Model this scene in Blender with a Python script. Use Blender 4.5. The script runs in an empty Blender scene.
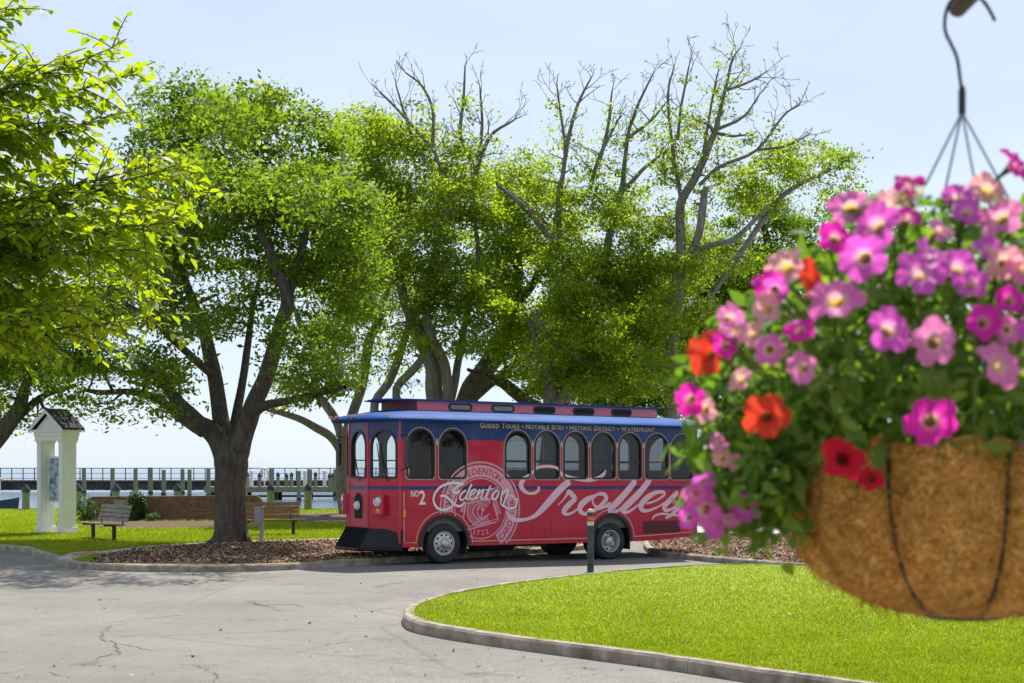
import bpy, bmesh, math, random
import numpy as np
from mathutils import Vector, Matrix, noise
from mathutils.geometry import tessellate_polygon

random.seed(7)
RNG = np.random.default_rng(11)
S = bpy.context.scene
COL = S.collection
R = math.radians
PI = math.pi

# ------------------------------------------------------------------ camera, light, exposure
F, H, HY = 1422.2, 2.0, 467.5            # focal length in pixels (50 mm), eye height, horizon row
cam_data = bpy.data.cameras.new('camera')
cam = bpy.data.objects.new('camera', cam_data)
COL.objects.link(cam)
cam.location = (0, 0, H)
cam.rotation_euler = (R(90), 0, 0)
cam_data.lens = 50
cam_data.sensor_width = 36
cam_data.shift_y = (HY - 341.5) / 1024
cam_data.clip_start = 0.1
cam_data.clip_end = 30000
cam_data.dof.use_dof = True
cam_data.dof.focus_distance = 30
cam_data.dof.aperture_fstop = 8.5
S.camera = cam

SUN_EL = R(57)
sun_h = Vector((0.3, 0.954)).normalized()
sun_dir = Vector((sun_h.x * math.cos(SUN_EL), sun_h.y * math.cos(SUN_EL), math.sin(SUN_EL)))
world = bpy.data.worlds.new('World')
S.world = world
world.use_nodes = True
wn = world.node_tree
bg = wn.nodes['Background']
sky = wn.nodes.new('ShaderNodeTexSky')
sky.sky_type = 'NISHITA'
sky.sun_disc = False
sky.sun_elevation = SUN_EL
sky.sun_rotation = math.atan2(sun_h.x, sun_h.y)
sky.air_density = 1.0
sky.dust_density = 0.3
sky.ozone_density = 4.0
hsv = wn.nodes.new('ShaderNodeHueSaturation')      # a hazy summer sky: less saturated than the clear-air model
hsv.inputs['Saturation'].default_value = 0.5
wn.links.new(sky.outputs[0], hsv.inputs['Color'])
tint = wn.nodes.new('ShaderNodeMixRGB'); tint.blend_type = 'MULTIPLY'
tint.inputs[0].default_value = 1.0; tint.inputs[2].default_value = (0.96, 1.0, 1.06, 1)
wn.links.new(hsv.outputs[0], tint.inputs[1])
haze_mix = wn.nodes.new('ShaderNodeMixRGB')        # thin summer haze evens the dome out
haze_mix.inputs[0].default_value = 0.62
haze_mix.inputs[2].default_value = (3.95, 4.6, 5.55, 1)
wn.links.new(tint.outputs[0], haze_mix.inputs[1])
tc = wn.nodes.new('ShaderNodeTexCoord'); mp_ = wn.nodes.new('ShaderNodeMapping'); mp_.inputs['Scale'].default_value = (2.2, 2.2, 7.0)
nz = wn.nodes.new('ShaderNodeTexNoise'); nz.inputs['Scale'].default_value = 1.6; nz.inputs['Detail'].default_value = 6; nz.inputs['Roughness'].default_value = 0.55
rp = wn.nodes.new('ShaderNodeValToRGB'); rp.color_ramp.elements[0].position = .35; rp.color_ramp.elements[0].color = (.95, .96, .975, 1); rp.color_ramp.elements[1].position = .7; rp.color_ramp.elements[1].color = (1.08, 1.065, 1.04, 1)
vm = wn.nodes.new('ShaderNodeMixRGB'); vm.blend_type = 'MULTIPLY'; vm.inputs[0].default_value = 1
wn.links.new(tc.outputs['Generated'], mp_.inputs[0]); wn.links.new(mp_.outputs[0], nz.inputs['Vector']); wn.links.new(nz.outputs['Fac'], rp.inputs[0])
wn.links.new(haze_mix.outputs[0], vm.inputs[1]); wn.links.new(rp.outputs[0], vm.inputs[2]); wn.links.new(vm.outputs[0], bg.inputs[0])   # faint uneven veil of high haze
bg.inputs[1].default_value = 0.09
sl = bpy.data.lights.new('sun', 'SUN')
sl.energy = 4.0
sl.angle = R(0.55)
sl.color = (1.0, 0.95, 0.86)
so = bpy.data.objects.new('sun', sl)
COL.objects.link(so)
so.rotation_euler = (-sun_dir).to_track_quat('-Z', 'Y').to_euler()
so.location = (20, 30, 60)
S.view_settings.view_transform = 'Standard'
S.view_settings.look = 'None'
S.view_settings.exposure = 0.88
S.view_settings.gamma = 1
S.view_settings.use_curve_mapping = False
S.render.engine = 'CYCLES'
S.cycles.max_bounces = 8
S.cycles.transparent_max_bounces = 12
S.cycles.sample_clamp_indirect = 6
S.cycles.use_denoising = True
S.render.film_transparent = False

# ------------------------------------------------------------------ helpers
def tag(o, label=None, cat=None, group=None, kind=None):
    if label: o['label'] = label
    if cat: o['category'] = cat
    if group: o['group'] = group
    if kind: o['kind'] = kind
    return o

def empty(name, loc, rz=0.0, label=None, cat=None, group=None):
    o = bpy.data.objects.new(name, None)
    COL.objects.link(o)
    o.location = loc
    o.rotation_euler = (0, 0, rz)
    o.empty_display_size = 0.2
    return tag(o, label, cat, group)

def children(o):
    return [c for c in bpy.data.objects if c.parent == o]

def copy_tree(o, parent=None):
    c = o.copy()
    COL.objects.link(c)
    c.parent = parent
    for ch in children(o):
        copy_tree(ch, c)
    return c

def sstep(a, b, x):
    t = min(1, max(0, (x - a) / (b - a)))
    return t * t * (3 - 2 * t)

def g(x, y=0):                            # the road falls gently towards the right
    return -0.08 * sstep(-2.5, 3.5, x)

def at(px, py, D):                        # a sight line at distance D
    return Vector(((px - 512) / F * D, D, H + (HY - py) / F * D))

def gp(px, py, dz=0.0):                   # where a sight line meets the ground
    z = dz
    for _ in range(6):
        D = (H - z) * F / (py - HY)
        x = (px - 512) / F * D
        z = g(x) + dz
    return Vector((x, D, z))

class MB:
    def __init__(s):
        s.v, s.f, s.m = [], [], []
    def add(s, vs, fs, mi=0):
        b = len(s.v)
        s.v += [tuple(p) for p in vs]
        s.f += [tuple(b + i for i in q) for q in fs]
        s.m += [mi] * len(fs)
    def hexa(s, p, mi=0):                 # 8 points: bottom ring, top ring
        s.add(p, [(3, 2, 1, 0), (4, 5, 6, 7), (0, 1, 5, 4), (1, 2, 6, 5), (2, 3, 7, 6), (3, 0, 4, 7)], mi)
    def box(s, c, d, rz=0.0, mi=0, M=None):
        x, y, z = d[0] / 2, d[1] / 2, d[2] / 2
        ps = [Vector(q) for q in ((-x, -y, -z), (x, -y, -z), (x, y, -z), (-x, y, -z), (-x, -y, z), (x, -y, z), (x, y, z), (-x, y, z))]
        T = Matrix.Translation(Vector(c)) @ (M if M else Matrix.Rotation(rz, 4, 'Z'))
        s.hexa([T @ q for q in ps], mi)
    def bbox(s, c, d, b=0.01, rz=0.0, mi=0, M=None):   # box with chamfered edges
        bm = bmesh.new()
        bmesh.ops.create_cube(bm, size=1)
        for v in bm.verts:
            v.co = Vector((v.co.x * d[0], v.co.y * d[1], v.co.z * d[2]))
        bmesh.ops.bevel(bm, geom=bm.edges[:], offset=b, segments=2, profile=0.6, affect='EDGES')
        T = Matrix.Translation(Vector(c)) @ (M if M else Matrix.Rotation(rz, 4, 'Z'))
        bm.verts.index_update()
        s.add([T @ v.co for v in bm.verts], [[v.index for v in f.verts] for f in bm.faces], mi)
        bm.free()
    def tube(s, pts, rad, n=8, mi=0, caps=True):
        pts = [Vector(p) for p in pts]
        if not hasattr(rad, '__len__'): rad = [rad] * len(pts)
        up = None
        rings = []
        for i, p in enumerate(pts):
            d = (pts[min(i + 1, len(pts) - 1)] - pts[max(i - 1, 0)])
            d = d.normalized() if d.length > 1e-9 else Vector((0, 0, 1))
            if up is None:
                up = Vector((1, 0, 0)) if abs(d.x) < 0.8 else Vector((0, 1, 0))
            u = (up - d * up.dot(d))
            u = u.normalized() if u.length > 1e-6 else d.orthogonal().normalized()
            w = d.cross(u)
            up = u
            rings.append([p + (u * math.cos(2 * PI * k / n) + w * math.sin(2 * PI * k / n)) * rad[i] for k in range(n)])
        vs = [q for r in rings for q in r]
        fs = []
        for i in range(len(pts) - 1):
            for k in range(n):
                a, b = i * n + k, i * n + (k + 1) % n
                fs.append((a, b, b + n, a + n))
        if caps:
            fs.append(tuple(range(n))[::-1])
            fs.append(tuple((len(pts) - 1) * n + k for k in range(n)))
        s.add(vs, fs, mi)
    def lathe(s, prof, n=32, M=None, mi=0, close=False):
        M = M or Matrix()
        vs = [M @ Vector((r * math.cos(2 * PI * k / n), r * math.sin(2 * PI * k / n), z)) for r, z in prof for k in range(n)]
        fs = []
        for i in range(len(prof) - 1):
            for k in range(n):
                a, b = i * n + k, i * n + (k + 1) % n
                fs.append((a, b, b + n, a + n))
        s.add(vs, fs, mi)
    def prism(s, poly, z0, z1, T=None, mi=0):          # polygon in xy, extruded z0..z1
        n = len(poly)
        T = T or Matrix()
        tri = tessellate_polygon([[Vector((p[0], p[1], 0)) for p in poly]])
        vs = [T @ Vector((p[0], p[1], z0)) for p in poly] + [T @ Vector((p[0], p[1], z1)) for p in poly]
        fs = [tuple(t) for t in tri] + [tuple(n + i for i in t)[::-1] for t in tri]
        fs += [(i, (i + 1) % n, n + (i + 1) % n, n + i) for i in range(n)]
        s.add(vs, fs, mi)
    def build(s, name, mats, parent=None, smooth=False, fix=True, xf=None):
        me = bpy.data.meshes.new(name)
        vs = [xf(p) for p in s.v] if xf else s.v
        me.from_pydata(vs, [], s.f)
        if not isinstance(mats, (list, tuple)): mats = [mats]
        for m in mats: me.materials.append(m)
        me.polygons.foreach_set('material_index', s.m)
        if fix:
            bm = bmesh.new(); bm.from_mesh(me)
            bmesh.ops.recalc_face_normals(bm, faces=bm.faces[:])
            bm.to_mesh(me); bm.free()
        o = bpy.data.objects.new(name, me)
        COL.objects.link(o)
        o.parent = parent
        if smooth:
            me.polygons.foreach_set('use_smooth', [True] * len(me.polygons))
            try: me.set_sharp_from_angle(angle=R(smooth if smooth is not True else 40))
            except Exception: pass
        return o

def np_mesh(name, verts, nside, mat, parent=None, loc=None, smooth=False):
    """verts: (n, nside, 3) array, one polygon of nside corners per row"""
    n = verts.shape[0]
    me = bpy.data.meshes.new(name)
    v = verts.reshape(-1, 3)
    if loc is not None: v = v - np.array(loc)
    me.vertices.add(n * nside)
    me.vertices.foreach_set('co', v.astype(np.float32).ravel())
    me.loops.add(n * nside)
    me.loops.foreach_set('vertex_index', np.arange(n * nside, dtype=np.int32))
    me.polygons.add(n)
    me.polygons.foreach_set('loop_start', np.arange(0, n * nside, nside, dtype=np.int32))
    try: me.polygons.foreach_set('loop_total', np.full(n, nside, dtype=np.int32))
    except Exception: pass
    me.update(calc_edges=True)
    me.materials.append(mat)
    o = bpy.data.objects.new(name, me)
    COL.objects.link(o)
    o.parent = parent
    return o

def catmull(pts, k=6):
    """pts: list of tuples (any dimension) -> smooth list"""
    P = [np.array(p, float) for p in pts]
    if len(P) < 3: 
        return [P[0] + (P[-1] - P[0]) * i / k for i in range(k + 1)]
    P = [2 * P[0] - P[1]] + P + [2 * P[-1] - P[-2]]
    out = []
    for i in range(1, len(P) - 2):
        for j in range(k):
            t = j / k
            a, b, c, d = P[i - 1], P[i], P[i + 1], P[i + 2]
            out.append(0.5 * (2 * b + (c - a) * t + (2 * a - 5 * b + 4 * c - d) * t * t + (3 * b - a - 3 * c + d) * t ** 3))
    out.append(P[-2])
    return out

# ------------------------------------------------------------------ materials
class NT:
    def __init__(s, name):
        s.m = bpy.data.materials.new(name)
        s.m.use_nodes = True
        s.t = s.m.node_tree
        s.b = s.t.nodes['Principled BSDF']
        s.out = s.t.nodes['Material Output']
    def n(s, kind, **kw):
        q = s.t.nodes.new('ShaderNode' + kind)
        for k, v in kw.items(): setattr(q, k, v)
        return q
    def l(s, a, b): s.t.links.new(a, b)
    def coord(s, which='Object', scale=None):
        c = s.n('TexCoord')
        if scale is None: return c.outputs[which]
        mp = s.n('Mapping')
        s.l(c.outputs[which], mp.inputs[0])
        mp.inputs['Scale'].default_value = scale if hasattr(scale, '__len__') else (scale,) * 3
        return mp.outputs[0]
    def noise(s, scale, vec=None, detail=5, rough=0.55):
        q = s.n('TexNoise')
        q.inputs['Scale'].default_value = scale
        q.inputs['Detail'].default_value = detail
        q.inputs['Roughness'].default_value = rough
        if vec is not None: s.l(vec, q.inputs['Vector'])
        return q.outputs['Fac']
    def ramp(s, fac, stops, interp='LINEAR'):
        q = s.n('ValToRGB')
        q.color_ramp.interpolation = interp
        e = q.color_ramp.elements
        while len(e) < len(stops): e.new(0.5)
        for i, (p, c) in enumerate(stops):
            e[i].position = p
            e[i].color = (*c, 1) if len(c) == 3 else c
        s.l(fac, q.inputs[0])
        return q.outputs[0]
    def mix(s, fac, a, b, mode='MIX'):
        q = s.n('MixRGB', blend_type=mode)
        for i, x in enumerate((fac, a, b)):
            if hasattr(x, 'is_linked') or hasattr(x, 'links'): s.l(x, q.inputs[i])
            elif i == 0: q.inputs[0].default_value = x
            else: q.inputs[i].default_value = (*x, 1)
        return q.outputs[0]
    def math(s, op, a, b=0.0, clamp=False):
        q = s.n('Math', operation=op, use_clamp=clamp)
        for i, x in enumerate((a, b)):
            if hasattr(x, 'links'): s.l(x, q.inputs[i])
            else: q.inputs[i].default_value = x
        return q.outputs[0]
    def bump(s, h, strength=0.3, dist=0.02):
        q = s.n('Bump')
        q.inputs['Strength'].default_value = strength
        q.inputs['Distance'].default_value = dist
        s.l(h, q.inputs['Height'])
        s.l(q.outputs[0], s.b.inputs['Normal'])
    def base(s, c):
        if hasattr(c, 'links'): s.l(c, s.b.inputs['Base Color'])
        else: s.b.inputs['Base Color'].default_value = (*c, 1)
    def set(s, rough=None, metal=None, spec=None, coat=None, coat_rough=None):
        for k, v in (('Roughness', rough), ('Metallic', metal), ('Specular IOR Level', spec), ('Coat Weight', coat), ('Coat Roughness', coat_rough)):
            if v is not None: s.b.inputs[k].default_value = v

def mottled(name, c1, c2, scale=6.0, rough=0.7, metal=0.0, bump=0.0, bscale=None, spec=0.5, coat=0.0, stretch=None, dist=0.01):
    q = NT(name)
    vec = q.coord('Object', stretch) if stretch else q.coord('Object')
    f = q.noise(scale, vec)
    q.base(q.ramp(f, [(0.3, c1), (0.7, c2)]))
    q.set(rough, metal, spec, coat, 0.05)
    if bump:
        q.bump(q.noise(bscale or scale * 4, vec), bump, dist)
    return q.m

def leaf_mat(name, cols, trans=0.45, rough=0.5, spec=0.35, tcol=None):
    q = NT(name)
    geo = q.n('NewGeometry')
    drift = q.noise(0.8, q.coord('Object'), 3, .6)
    fac = q.math('ADD', q.math('MULTIPLY', geo.outputs['Random Per Island'], .55), q.math('MULTIPLY', q.math('SUBTRACT', drift, .22), .85), True)
    c = q.ramp(fac, cols)
    q.base(c)
    q.set(rough, 0, spec)
    tr = q.n('BsdfTranslucent')
    t2 = q.mix(1.0, c, tcol or (1.5, 1.35, 0.45), 'MULTIPLY')
    q.l(t2, tr.inputs['Color'])
    ms = q.n('MixShader')
    ms.inputs[0].default_value = trans
    q.l(q.b.outputs[0], ms.inputs[1]); q.l(tr.outputs[0], ms.inputs[2])
    q.l(ms.outputs[0], q.out.inputs['Surface'])
    return q.m

M = {}
def m_asphalt():
    q = NT('asphalt')
    v = q.coord('Object')
    big = q.noise(0.35, v, 6, 0.6)
    fine = q.noise(55, v, 4, 0.7)
    mid = q.noise(6, v, 5, 0.65)
    c = q.ramp(big, [(0.3, (0.172, 0.158, 0.142)), (0.7, (0.24, 0.224, 0.203))])
    c = q.mix(0.95, c, q.ramp(fine, [(0.3, (0.4, 0.4, 0.4)), (0.7, (1.45, 1.45, 1.45))]), 'MULTIPLY')
    st = q.noise(1.0, q.coord('Object', (0.5, 2.2, 1)), 4, 0.7)
    c = q.mix(0.35, c, q.ramp(st, [(0.25, (0.72, 0.71, 0.7)), (0.5, (1, 1, 1)), (0.75, (1.1, 1.1, 1.1))]), 'MULTIPLY')
    c = q.mix(0.5, c, q.ramp(mid, [(0.35, (0.8, 0.8, 0.8)), (0.65, (1.1, 1.1, 1.1))]), 'MULTIPLY')
    c = q.mix(0.8, c, q.ramp(q.noise(1.7, v, 3, .5), [(0.28, (0.66, 0.65, 0.64)), (0.4, (1, 1, 1))]), 'MULTIPLY')   # old oil and damp stains
    vo = q.n('TexVoronoi', feature='DISTANCE_TO_EDGE')
    q.l(q.mix(0.12, v, q.n('TexNoise').outputs['Color'], 'ADD'), vo.inputs['Vector'])
    vo.inputs['Scale'].default_value = 0.22
    cr = q.ramp(vo.outputs['Distance'], [(0.0, (0.62, 0.6, 0.58)), (0.006, (1, 1, 1))])
    c = q.mix(0.55, c, cr, 'MULTIPLY')
    q.base(c); q.set(0.85, 0, 0.3)
    q.bump(fine, 0.35, 0.01)
    return q.m
M['asphalt'] = m_asphalt()
M['crack'] = mottled('crack', (0.06, 0.055, 0.048), (0.13, 0.12, 0.09), 9, 0.95)
M['patch'] = mottled('asphalt_patch', (0.12, 0.112, 0.102), (0.18, 0.168, 0.15), 14, 0.9, bump=0.3, bscale=60)
M['concrete'] = mottled('concrete', (0.26, 0.235, 0.2), (0.46, 0.42, 0.36), 5, 0.9, bump=0.3, bscale=30)
M['kerb'] = mottled('kerb_concrete', (0.15, 0.115, 0.08), (0.42, 0.36, 0.29), 4.5, 0.92, bump=0.5, bscale=22)
M['pavement'] = mottled('pale_pavement', (0.42, 0.4, 0.38), (0.56, 0.54, 0.51), 2, 0.9, bump=0.2, bscale=30)
M['tactile'] = mottled('tactile_red', (0.33, 0.12, 0.09), (0.42, 0.17, 0.13), 8, 0.85)
def m_lawn():
    q = NT('lawn_grass')
    v = q.coord('Object')
    a = q.noise(0.9, v, 5); b = q.noise(28, v, 4, 0.7)
    c = q.ramp(a, [(0.3, (0.19, 0.26, 0.02)), (0.55, (0.25, 0.32, 0.026)), (0.75, (0.33, 0.35, 0.05))])
    c = q.mix(0.75, c, q.ramp(b, [(0.3, (0.55, 0.6, 0.5)), (0.7, (1.35, 1.3, 1.2))]), 'MULTIPLY')
    q.base(c); q.set(0.8, 0, 0.2); q.bump(b, 0.6, 0.03)
    return q.m
M['lawn'] = m_lawn()
M['blade'] = leaf_mat('grass_blade', [(0.0, (0.15, 0.22, 0.014)), (0.5, (0.25, 0.32, 0.02)), (0.8, (0.33, 0.38, 0.035)), (0.9, (0.4, 0.38, 0.07)), (1.0, (0.5, 0.4, 0.16))], 0.45, 0.6, 0.25, (1.4, 1.4, 0.45))
M['mulch'] = mottled('mulch', (0.06, 0.035, 0.024), (0.19, 0.11, 0.075), 22, 0.95, bump=1.0, bscale=40, dist=0.05)
q = NT('mulch_chip'); gi = q.n('NewGeometry')
q.base(q.ramp(gi.outputs['Random Per Island'], [(0, (0.08, 0.045, 0.026)), (0.5, (0.23, 0.135, 0.08)), (0.85, (0.39, 0.25, 0.155)), (1, (0.54, 0.4, 0.27))])); q.set(0.9)
M['chip'] = q.m
M['soil'] = mottled('soil', (0.06, 0.045, 0.03), (0.12, 0.09, 0.06), 3, 0.95)
def m_water():
    q = NT('bay_water')
    v = q.coord('Object', (1.0, 0.45, 1.0))
    q.base(q.ramp(q.noise(0.02, v), [(0.3, (0.05, 0.1, 0.15)), (0.7, (0.08, 0.14, 0.19))]))
    q.set(0.12, 0, 0.5)
    h = q.math('ADD', q.noise(1.1, v, 6, 0.65), q.math('MULTIPLY', q.noise(0.16, v, 3), 1.4))
    q.bump(h, 1.0, 0.35)
    return q.m
M['water'] = m_water()
def m_bark(name, c1, c2):
    q = NT(name)
    v = q.coord('Object', (1, 1, 0.28))
    n1 = q.noise(9, v, 8, 0.7); n2 = q.noise(1.1, q.coord('Object'), 4)
    vo = q.n('TexVoronoi'); q.l(v, vo.inputs['Vector']); vo.inputs['Scale'].default_value = 13
    c = q.ramp(n1, [(0.3, c1), (0.7, c2)])
    c = q.mix(0.5, c, q.ramp(n2, [(0.35, (0.75, 0.78, 0.7)), (0.65, (1.2, 1.2, 1.2))]), 'MULTIPLY')
    q.base(c); q.set(0.95, 0, 0.15)
    q.bump(q.math('ADD', n1, vo.outputs['Distance']), 1.0, 0.05)
    return q.m
M['bark'] = m_bark('oak_bark', (0.055, 0.046, 0.038), (0.165, 0.145, 0.12))
M['bark_grey'] = m_bark('grey_bark', (0.12, 0.11, 0.095), (0.3, 0.28, 0.25))
M['bark_thin'] = m_bark('young_bark', (0.1, 0.07, 0.045), (0.2, 0.15, 0.1))
OAK = [(0.0, (0.038, 0.08, 0.014)), (0.45, (0.1, 0.165, 0.022)), (0.8, (0.19, 0.25, 0.03)), (1.0, (0.3, 0.31, 0.042))]
M['leaf_oak'] = leaf_mat('oak_leaf', OAK, 0.6, 0.5, 0.22, (1.9, 1.95, 0.5))
M['leaf_light'] = leaf_mat('light_oak_leaf', [(0, (0.06, 0.11, 0.016)), (0.5, (0.16, 0.23, 0.026)), (1, (0.34, 0.36, 0.045))], 0.65, 0.5, 0.22, (1.95, 2.0, 0.45))
M['leaf_dark'] = leaf_mat('dark_evergreen_leaf', [(0, (0.036, 0.075, 0.015)), (0.6, (0.08, 0.14, 0.022)), (1, (0.18, 0.24, 0.03))], 0.52, 0.5, 0.22, (1.75, 1.75, 0.5))
M['leaf_elm'] = leaf_mat('spring_leaf', [(0, (0.13, 0.22, 0.012)), (0.5, (0.24, 0.33, 0.016)), (1, (0.38, 0.42, 0.03))], 0.66, 0.45, 0.25, (1.5, 1.5, 0.27))
M['leaf_shrub'] = leaf_mat('shrub_leaf', [(0, (0.02, 0.07, 0.018)), (0.7, (0.05, 0.13, 0.03)), (1, (0.14, 0.22, 0.04))], 0.35)
M['leaf_petunia'] = leaf_mat('petunia_leaf', [(0, (0.03, 0.085, 0.022)), (0.55, (0.06, 0.14, 0.03)), (0.9, (0.12, 0.2, 0.04)), (1, (0.25, 0.24, 0.06))], 0.42, 0.55, 0.3, (1.4, 1.35, 0.6))
M['white'] = mottled('white_paint', (0.7, 0.7, 0.67), (0.8, 0.8, 0.78), 3, 0.55)
M['shingle'] = mottled('dark_shingle', (0.01, 0.01, 0.011), (0.026, 0.025, 0.024), 14, 0.9, bump=0.6, bscale=18)
M['wood_grey'] = mottled('weathered_wood', (0.16, 0.14, 0.115), (0.34, 0.31, 0.27), 5, 0.85, stretch=(1, 6, 6))
M['wood_brown'] = mottled('brown_wood', (0.16, 0.085, 0.04), (0.33, 0.19, 0.1), 6, 0.7, stretch=(1, 8, 8))
M['pile'] = mottled('pile_timber', (0.13, 0.145, 0.085), (0.27, 0.28, 0.17), 4, 0.9, bump=0.4, stretch=(3, 3, 0.6))
M['cap'] = mottled('pile_cap', (0.012, 0.013, 0.02), (0.03, 0.03, 0.045), 5, 0.35)
M['dock'] = mottled('dock_timber', (0.2, 0.16, 0.115), (0.34, 0.28, 0.21), 4, 0.9)
M['dark_timber'] = mottled('dark_bulkhead', (0.03, 0.032, 0.03), (0.09, 0.09, 0.082), 0.8, 0.9)
M['black'] = mottled('black_metal', (0.008, 0.008, 0.01), (0.018, 0.018, 0.02), 4, 0.4)
M['rail'] = mottled('rail_metal', (0.04, 0.055, 0.075), (0.07, 0.085, 0.11), 3, 0.5)
M['grey_metal'] = mottled('grey_metal', (0.3, 0.31, 0.3), (0.4, 0.41, 0.4), 3, 0.5, metal=0.2)
def m_brick():
    q = NT('old_brick')
    c = q.coord('Object'); mp = q.n('Mapping'); q.l(c, mp.inputs[0]); mp.inputs['Rotation'].default_value = (R(90), 0, 0)
    b = q.n('TexBrick'); q.l(mp.outputs[0], b.inputs['Vector'])
    b.inputs['Scale'].default_value = 4.2
    b.inputs['Color1'].default_value = (0.13, 0.06, 0.04, 1); b.inputs['Color2'].default_value = (0.24, 0.13, 0.08, 1); b.inputs['Mortar'].default_value = (0.2, 0.18, 0.15, 1)
    b.inputs['Mortar Size'].default_value = 0.015
    q.base(q.mix(0.6, b.outputs['Color'], q.ramp(q.noise(2.5, c), [(0.3, (0.55, 0.55, 0.5)), (0.7, (1.2, 1.15, 1.05))]), 'MULTIPLY')); q.set(0.95)
    q.bump(b.outputs['Fac'], -0.4, 0.01)
    return q.m
M['brick'] = m_brick()

# ------------------------------------------------------------------ the setting
def pip(poly, X, Y):
    inside = np.zeros(X.shape, bool)
    n = len(poly)
    for i in range(n):
        x1, y1 = poly[i]; x2, y2 = poly[(i + 1) % n]
        c = ((y1 > Y) != (y2 > Y))
        with np.errstate(divide='ignore', invalid='ignore'):
            xi = (x2 - x1) * (Y - y1) / (y2 - y1 + 1e-12) + x1
        inside ^= c & (X < xi)
    return inside

def sheet(name, poly, dz, mat, mound=None):
    bm = bmesh.new()
    vs = [bm.verts.new((p[0], p[1], 0)) for p in poly]
    for t in tessellate_polygon([[Vector((p[0], p[1], 0)) for p in poly]]):
        try: bm.faces.new([vs[i] for i in t])
        except ValueError: pass
    bm.normal_update()
    for f in bm.faces:
        if f.normal.z < 0: f.normal_flip()
    for i in range(13):
        x = -2.5 + i * 0.5
        bmesh.ops.bisect_plane(bm, geom=bm.verts[:] + bm.edges[:] + bm.faces[:], plane_co=(x, 0, 0), plane_no=(1, 0, 0))
    for v in bm.verts: v.co.z = g(v.co.x) + dz
    me = bpy.data.meshes.new(name); bm.to_mesh(me); bm.free()
    me.materials.append(mat)
    o = bpy.data.objects.new(name, me); COL.objects.link(o)
    return tag(o, kind='structure')

def offset_line(L, d):
    out = []
    for i, p in enumerate(L):
        a = L[max(0, i - 1)]; b = L[min(len(L) - 1, i + 1)]
        t = Vector((b[0] - a[0], b[1] - a[1])).normalized()
        out.append((p[0] - t.y * d, p[1] + t.x * d))
    return out

def kerb(name, line, side=1, top=0.13, w=0.16, seg=3.0):
    """sweep of a kerb stone along line; the lawn lies on the left (side=1)"""
    mb = MB()
    fine = [line[0]]
    for a, b in zip(line[:-1], line[1:]):
        n = max(1, int(math.hypot(b[0] - a[0], b[1] - a[1]) / 0.35))
        fine += [(a[0] + (b[0] - a[0]) * i / n, a[1] + (b[1] - a[1]) * i / n) for i in range(1, n + 1)]
    o1 = [offset_line(fine, side * d) for d in (0.0, 0.012, 0.035, w - 0.01, w)]
    zz = [-0.05, top - 0.03, top, top + 0.004, -0.05]
    step = max(2, int(seg / 0.35))
    i = 0
    while i < len(fine) - 1:
        j = min(i + step, len(fine) - 1)
        dz = random.uniform(-0.006, 0.006)
        rows = []
        for k in range(i, j + 1):
            r = []
            for q in range(5):
                x, y = o1[q][k]
                if k == i and i > 0:
                    x2, y2 = o1[q][k + 1]; x += (x2 - x) * 0.03; y += (y2 - y) * 0.03
                wob = noise.noise(Vector((x * 2.3, y * 2.3, q))) * 0.007
                r.append((x, y, g(x) + zz[q] + (dz + wob if q in (1, 2, 3) else 0)))
            rows.append(r)
        vs = [p for r in rows for p in r]
        fs = [(a * 5 + q, a * 5 + q + 1, a * 5 + q + 6, a * 5 + q + 5) for a in range(len(rows) - 1) for q in range(4)]
        fs += [(0, 1, 2, 3, 4), tuple((len(rows) - 1) * 5 + q for q in (4, 3, 2, 1, 0))]
        mb.add(vs, fs)
        i = j
    return tag(mb.build(name, M['kerb']), kind='structure')

def xy(L, dz=0.0): return [tuple(gp(px, py, dz)[:2]) for px, py in L]
def smooth_xy(L, k=5): return [tuple(p) for p in catmull(L, k)]

# broad base sheets
shore_y = 64.0
ground = sheet('ground', [(-160, -40), (160, -40), (160, shore_y), (-160, shore_y)], -0.06, M['soil'])
road = sheet('road', [(-120, -30), (120, -30), (120, 46), (-120, 46)], 0.0, M['asphalt'])
water = MB(); water.add([(-12000, shore_y - 2, -0.7), (12000, shore_y - 2, -0.7), (12000, 26000, -0.7), (-12000, 26000, -0.7)], [(0, 1, 2, 3)])
tag(water.build('water', M['water']), kind='structure')

# left kerb and lawn
lk = smooth_xy(xy([(-420, 512), (-200, 527), (0, 545), (28, 549.2), (46, 553.5), (58, 558.5), (72, 562), (95, 564), (135, 565.5), (200, 566), (260, 565), (300, 563.3), (345, 560.5), (420, 556), (500, 551), (570, 546.5), (598, 543.5), (606, 540), (604, 534), (600, 524)], 0.12), 6)
kerb('kerb', lk, 1)
lawn_edge = offset_line(lk, 0.155)
lawn_poly = lawn_edge + [(lawn_edge[-1][0] + 1.0, shore_y), (-150, shore_y), (-150, lawn_edge[0][1])]
lawn = sheet('lawn', lawn_poly, 0.11, M['lawn'])
mulch_poly = [tuple(p) for p in offset_line(lk, 0.17)]
i0 = min(range(len(mulch_poly)), key=lambda i: (mulch_poly[i][0] - gp(82, 563, .12).x) ** 2 + (mulch_poly[i][1] - gp(82, 563, .12).y) ** 2)
path_front = xy([(100, 555), (150, 548), (225, 543.2), (300, 541), (360, 539.3), (480, 536), (596, 532)], 0.12)
path_back = xy([(96, 551.5), (150, 545.6), (225, 541.4), (300, 539.3), (360, 537.6), (480, 533.4), (596, 529.6)], 0.12)
mulch_poly = mulch_poly[i0:-1] + path_front[::-1]
mulch_l = sheet('mulch_bed', mulch_poly, 0.125, M['mulch'])
sheet('path', path_front + path_back[::-1], 0.122, M['concrete'])
ramp_pts = xy([(57, 557.6), (70, 561), (84, 557.5), (104, 553.8), (98, 550.9), (72, 552.5)], 0.12)
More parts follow.
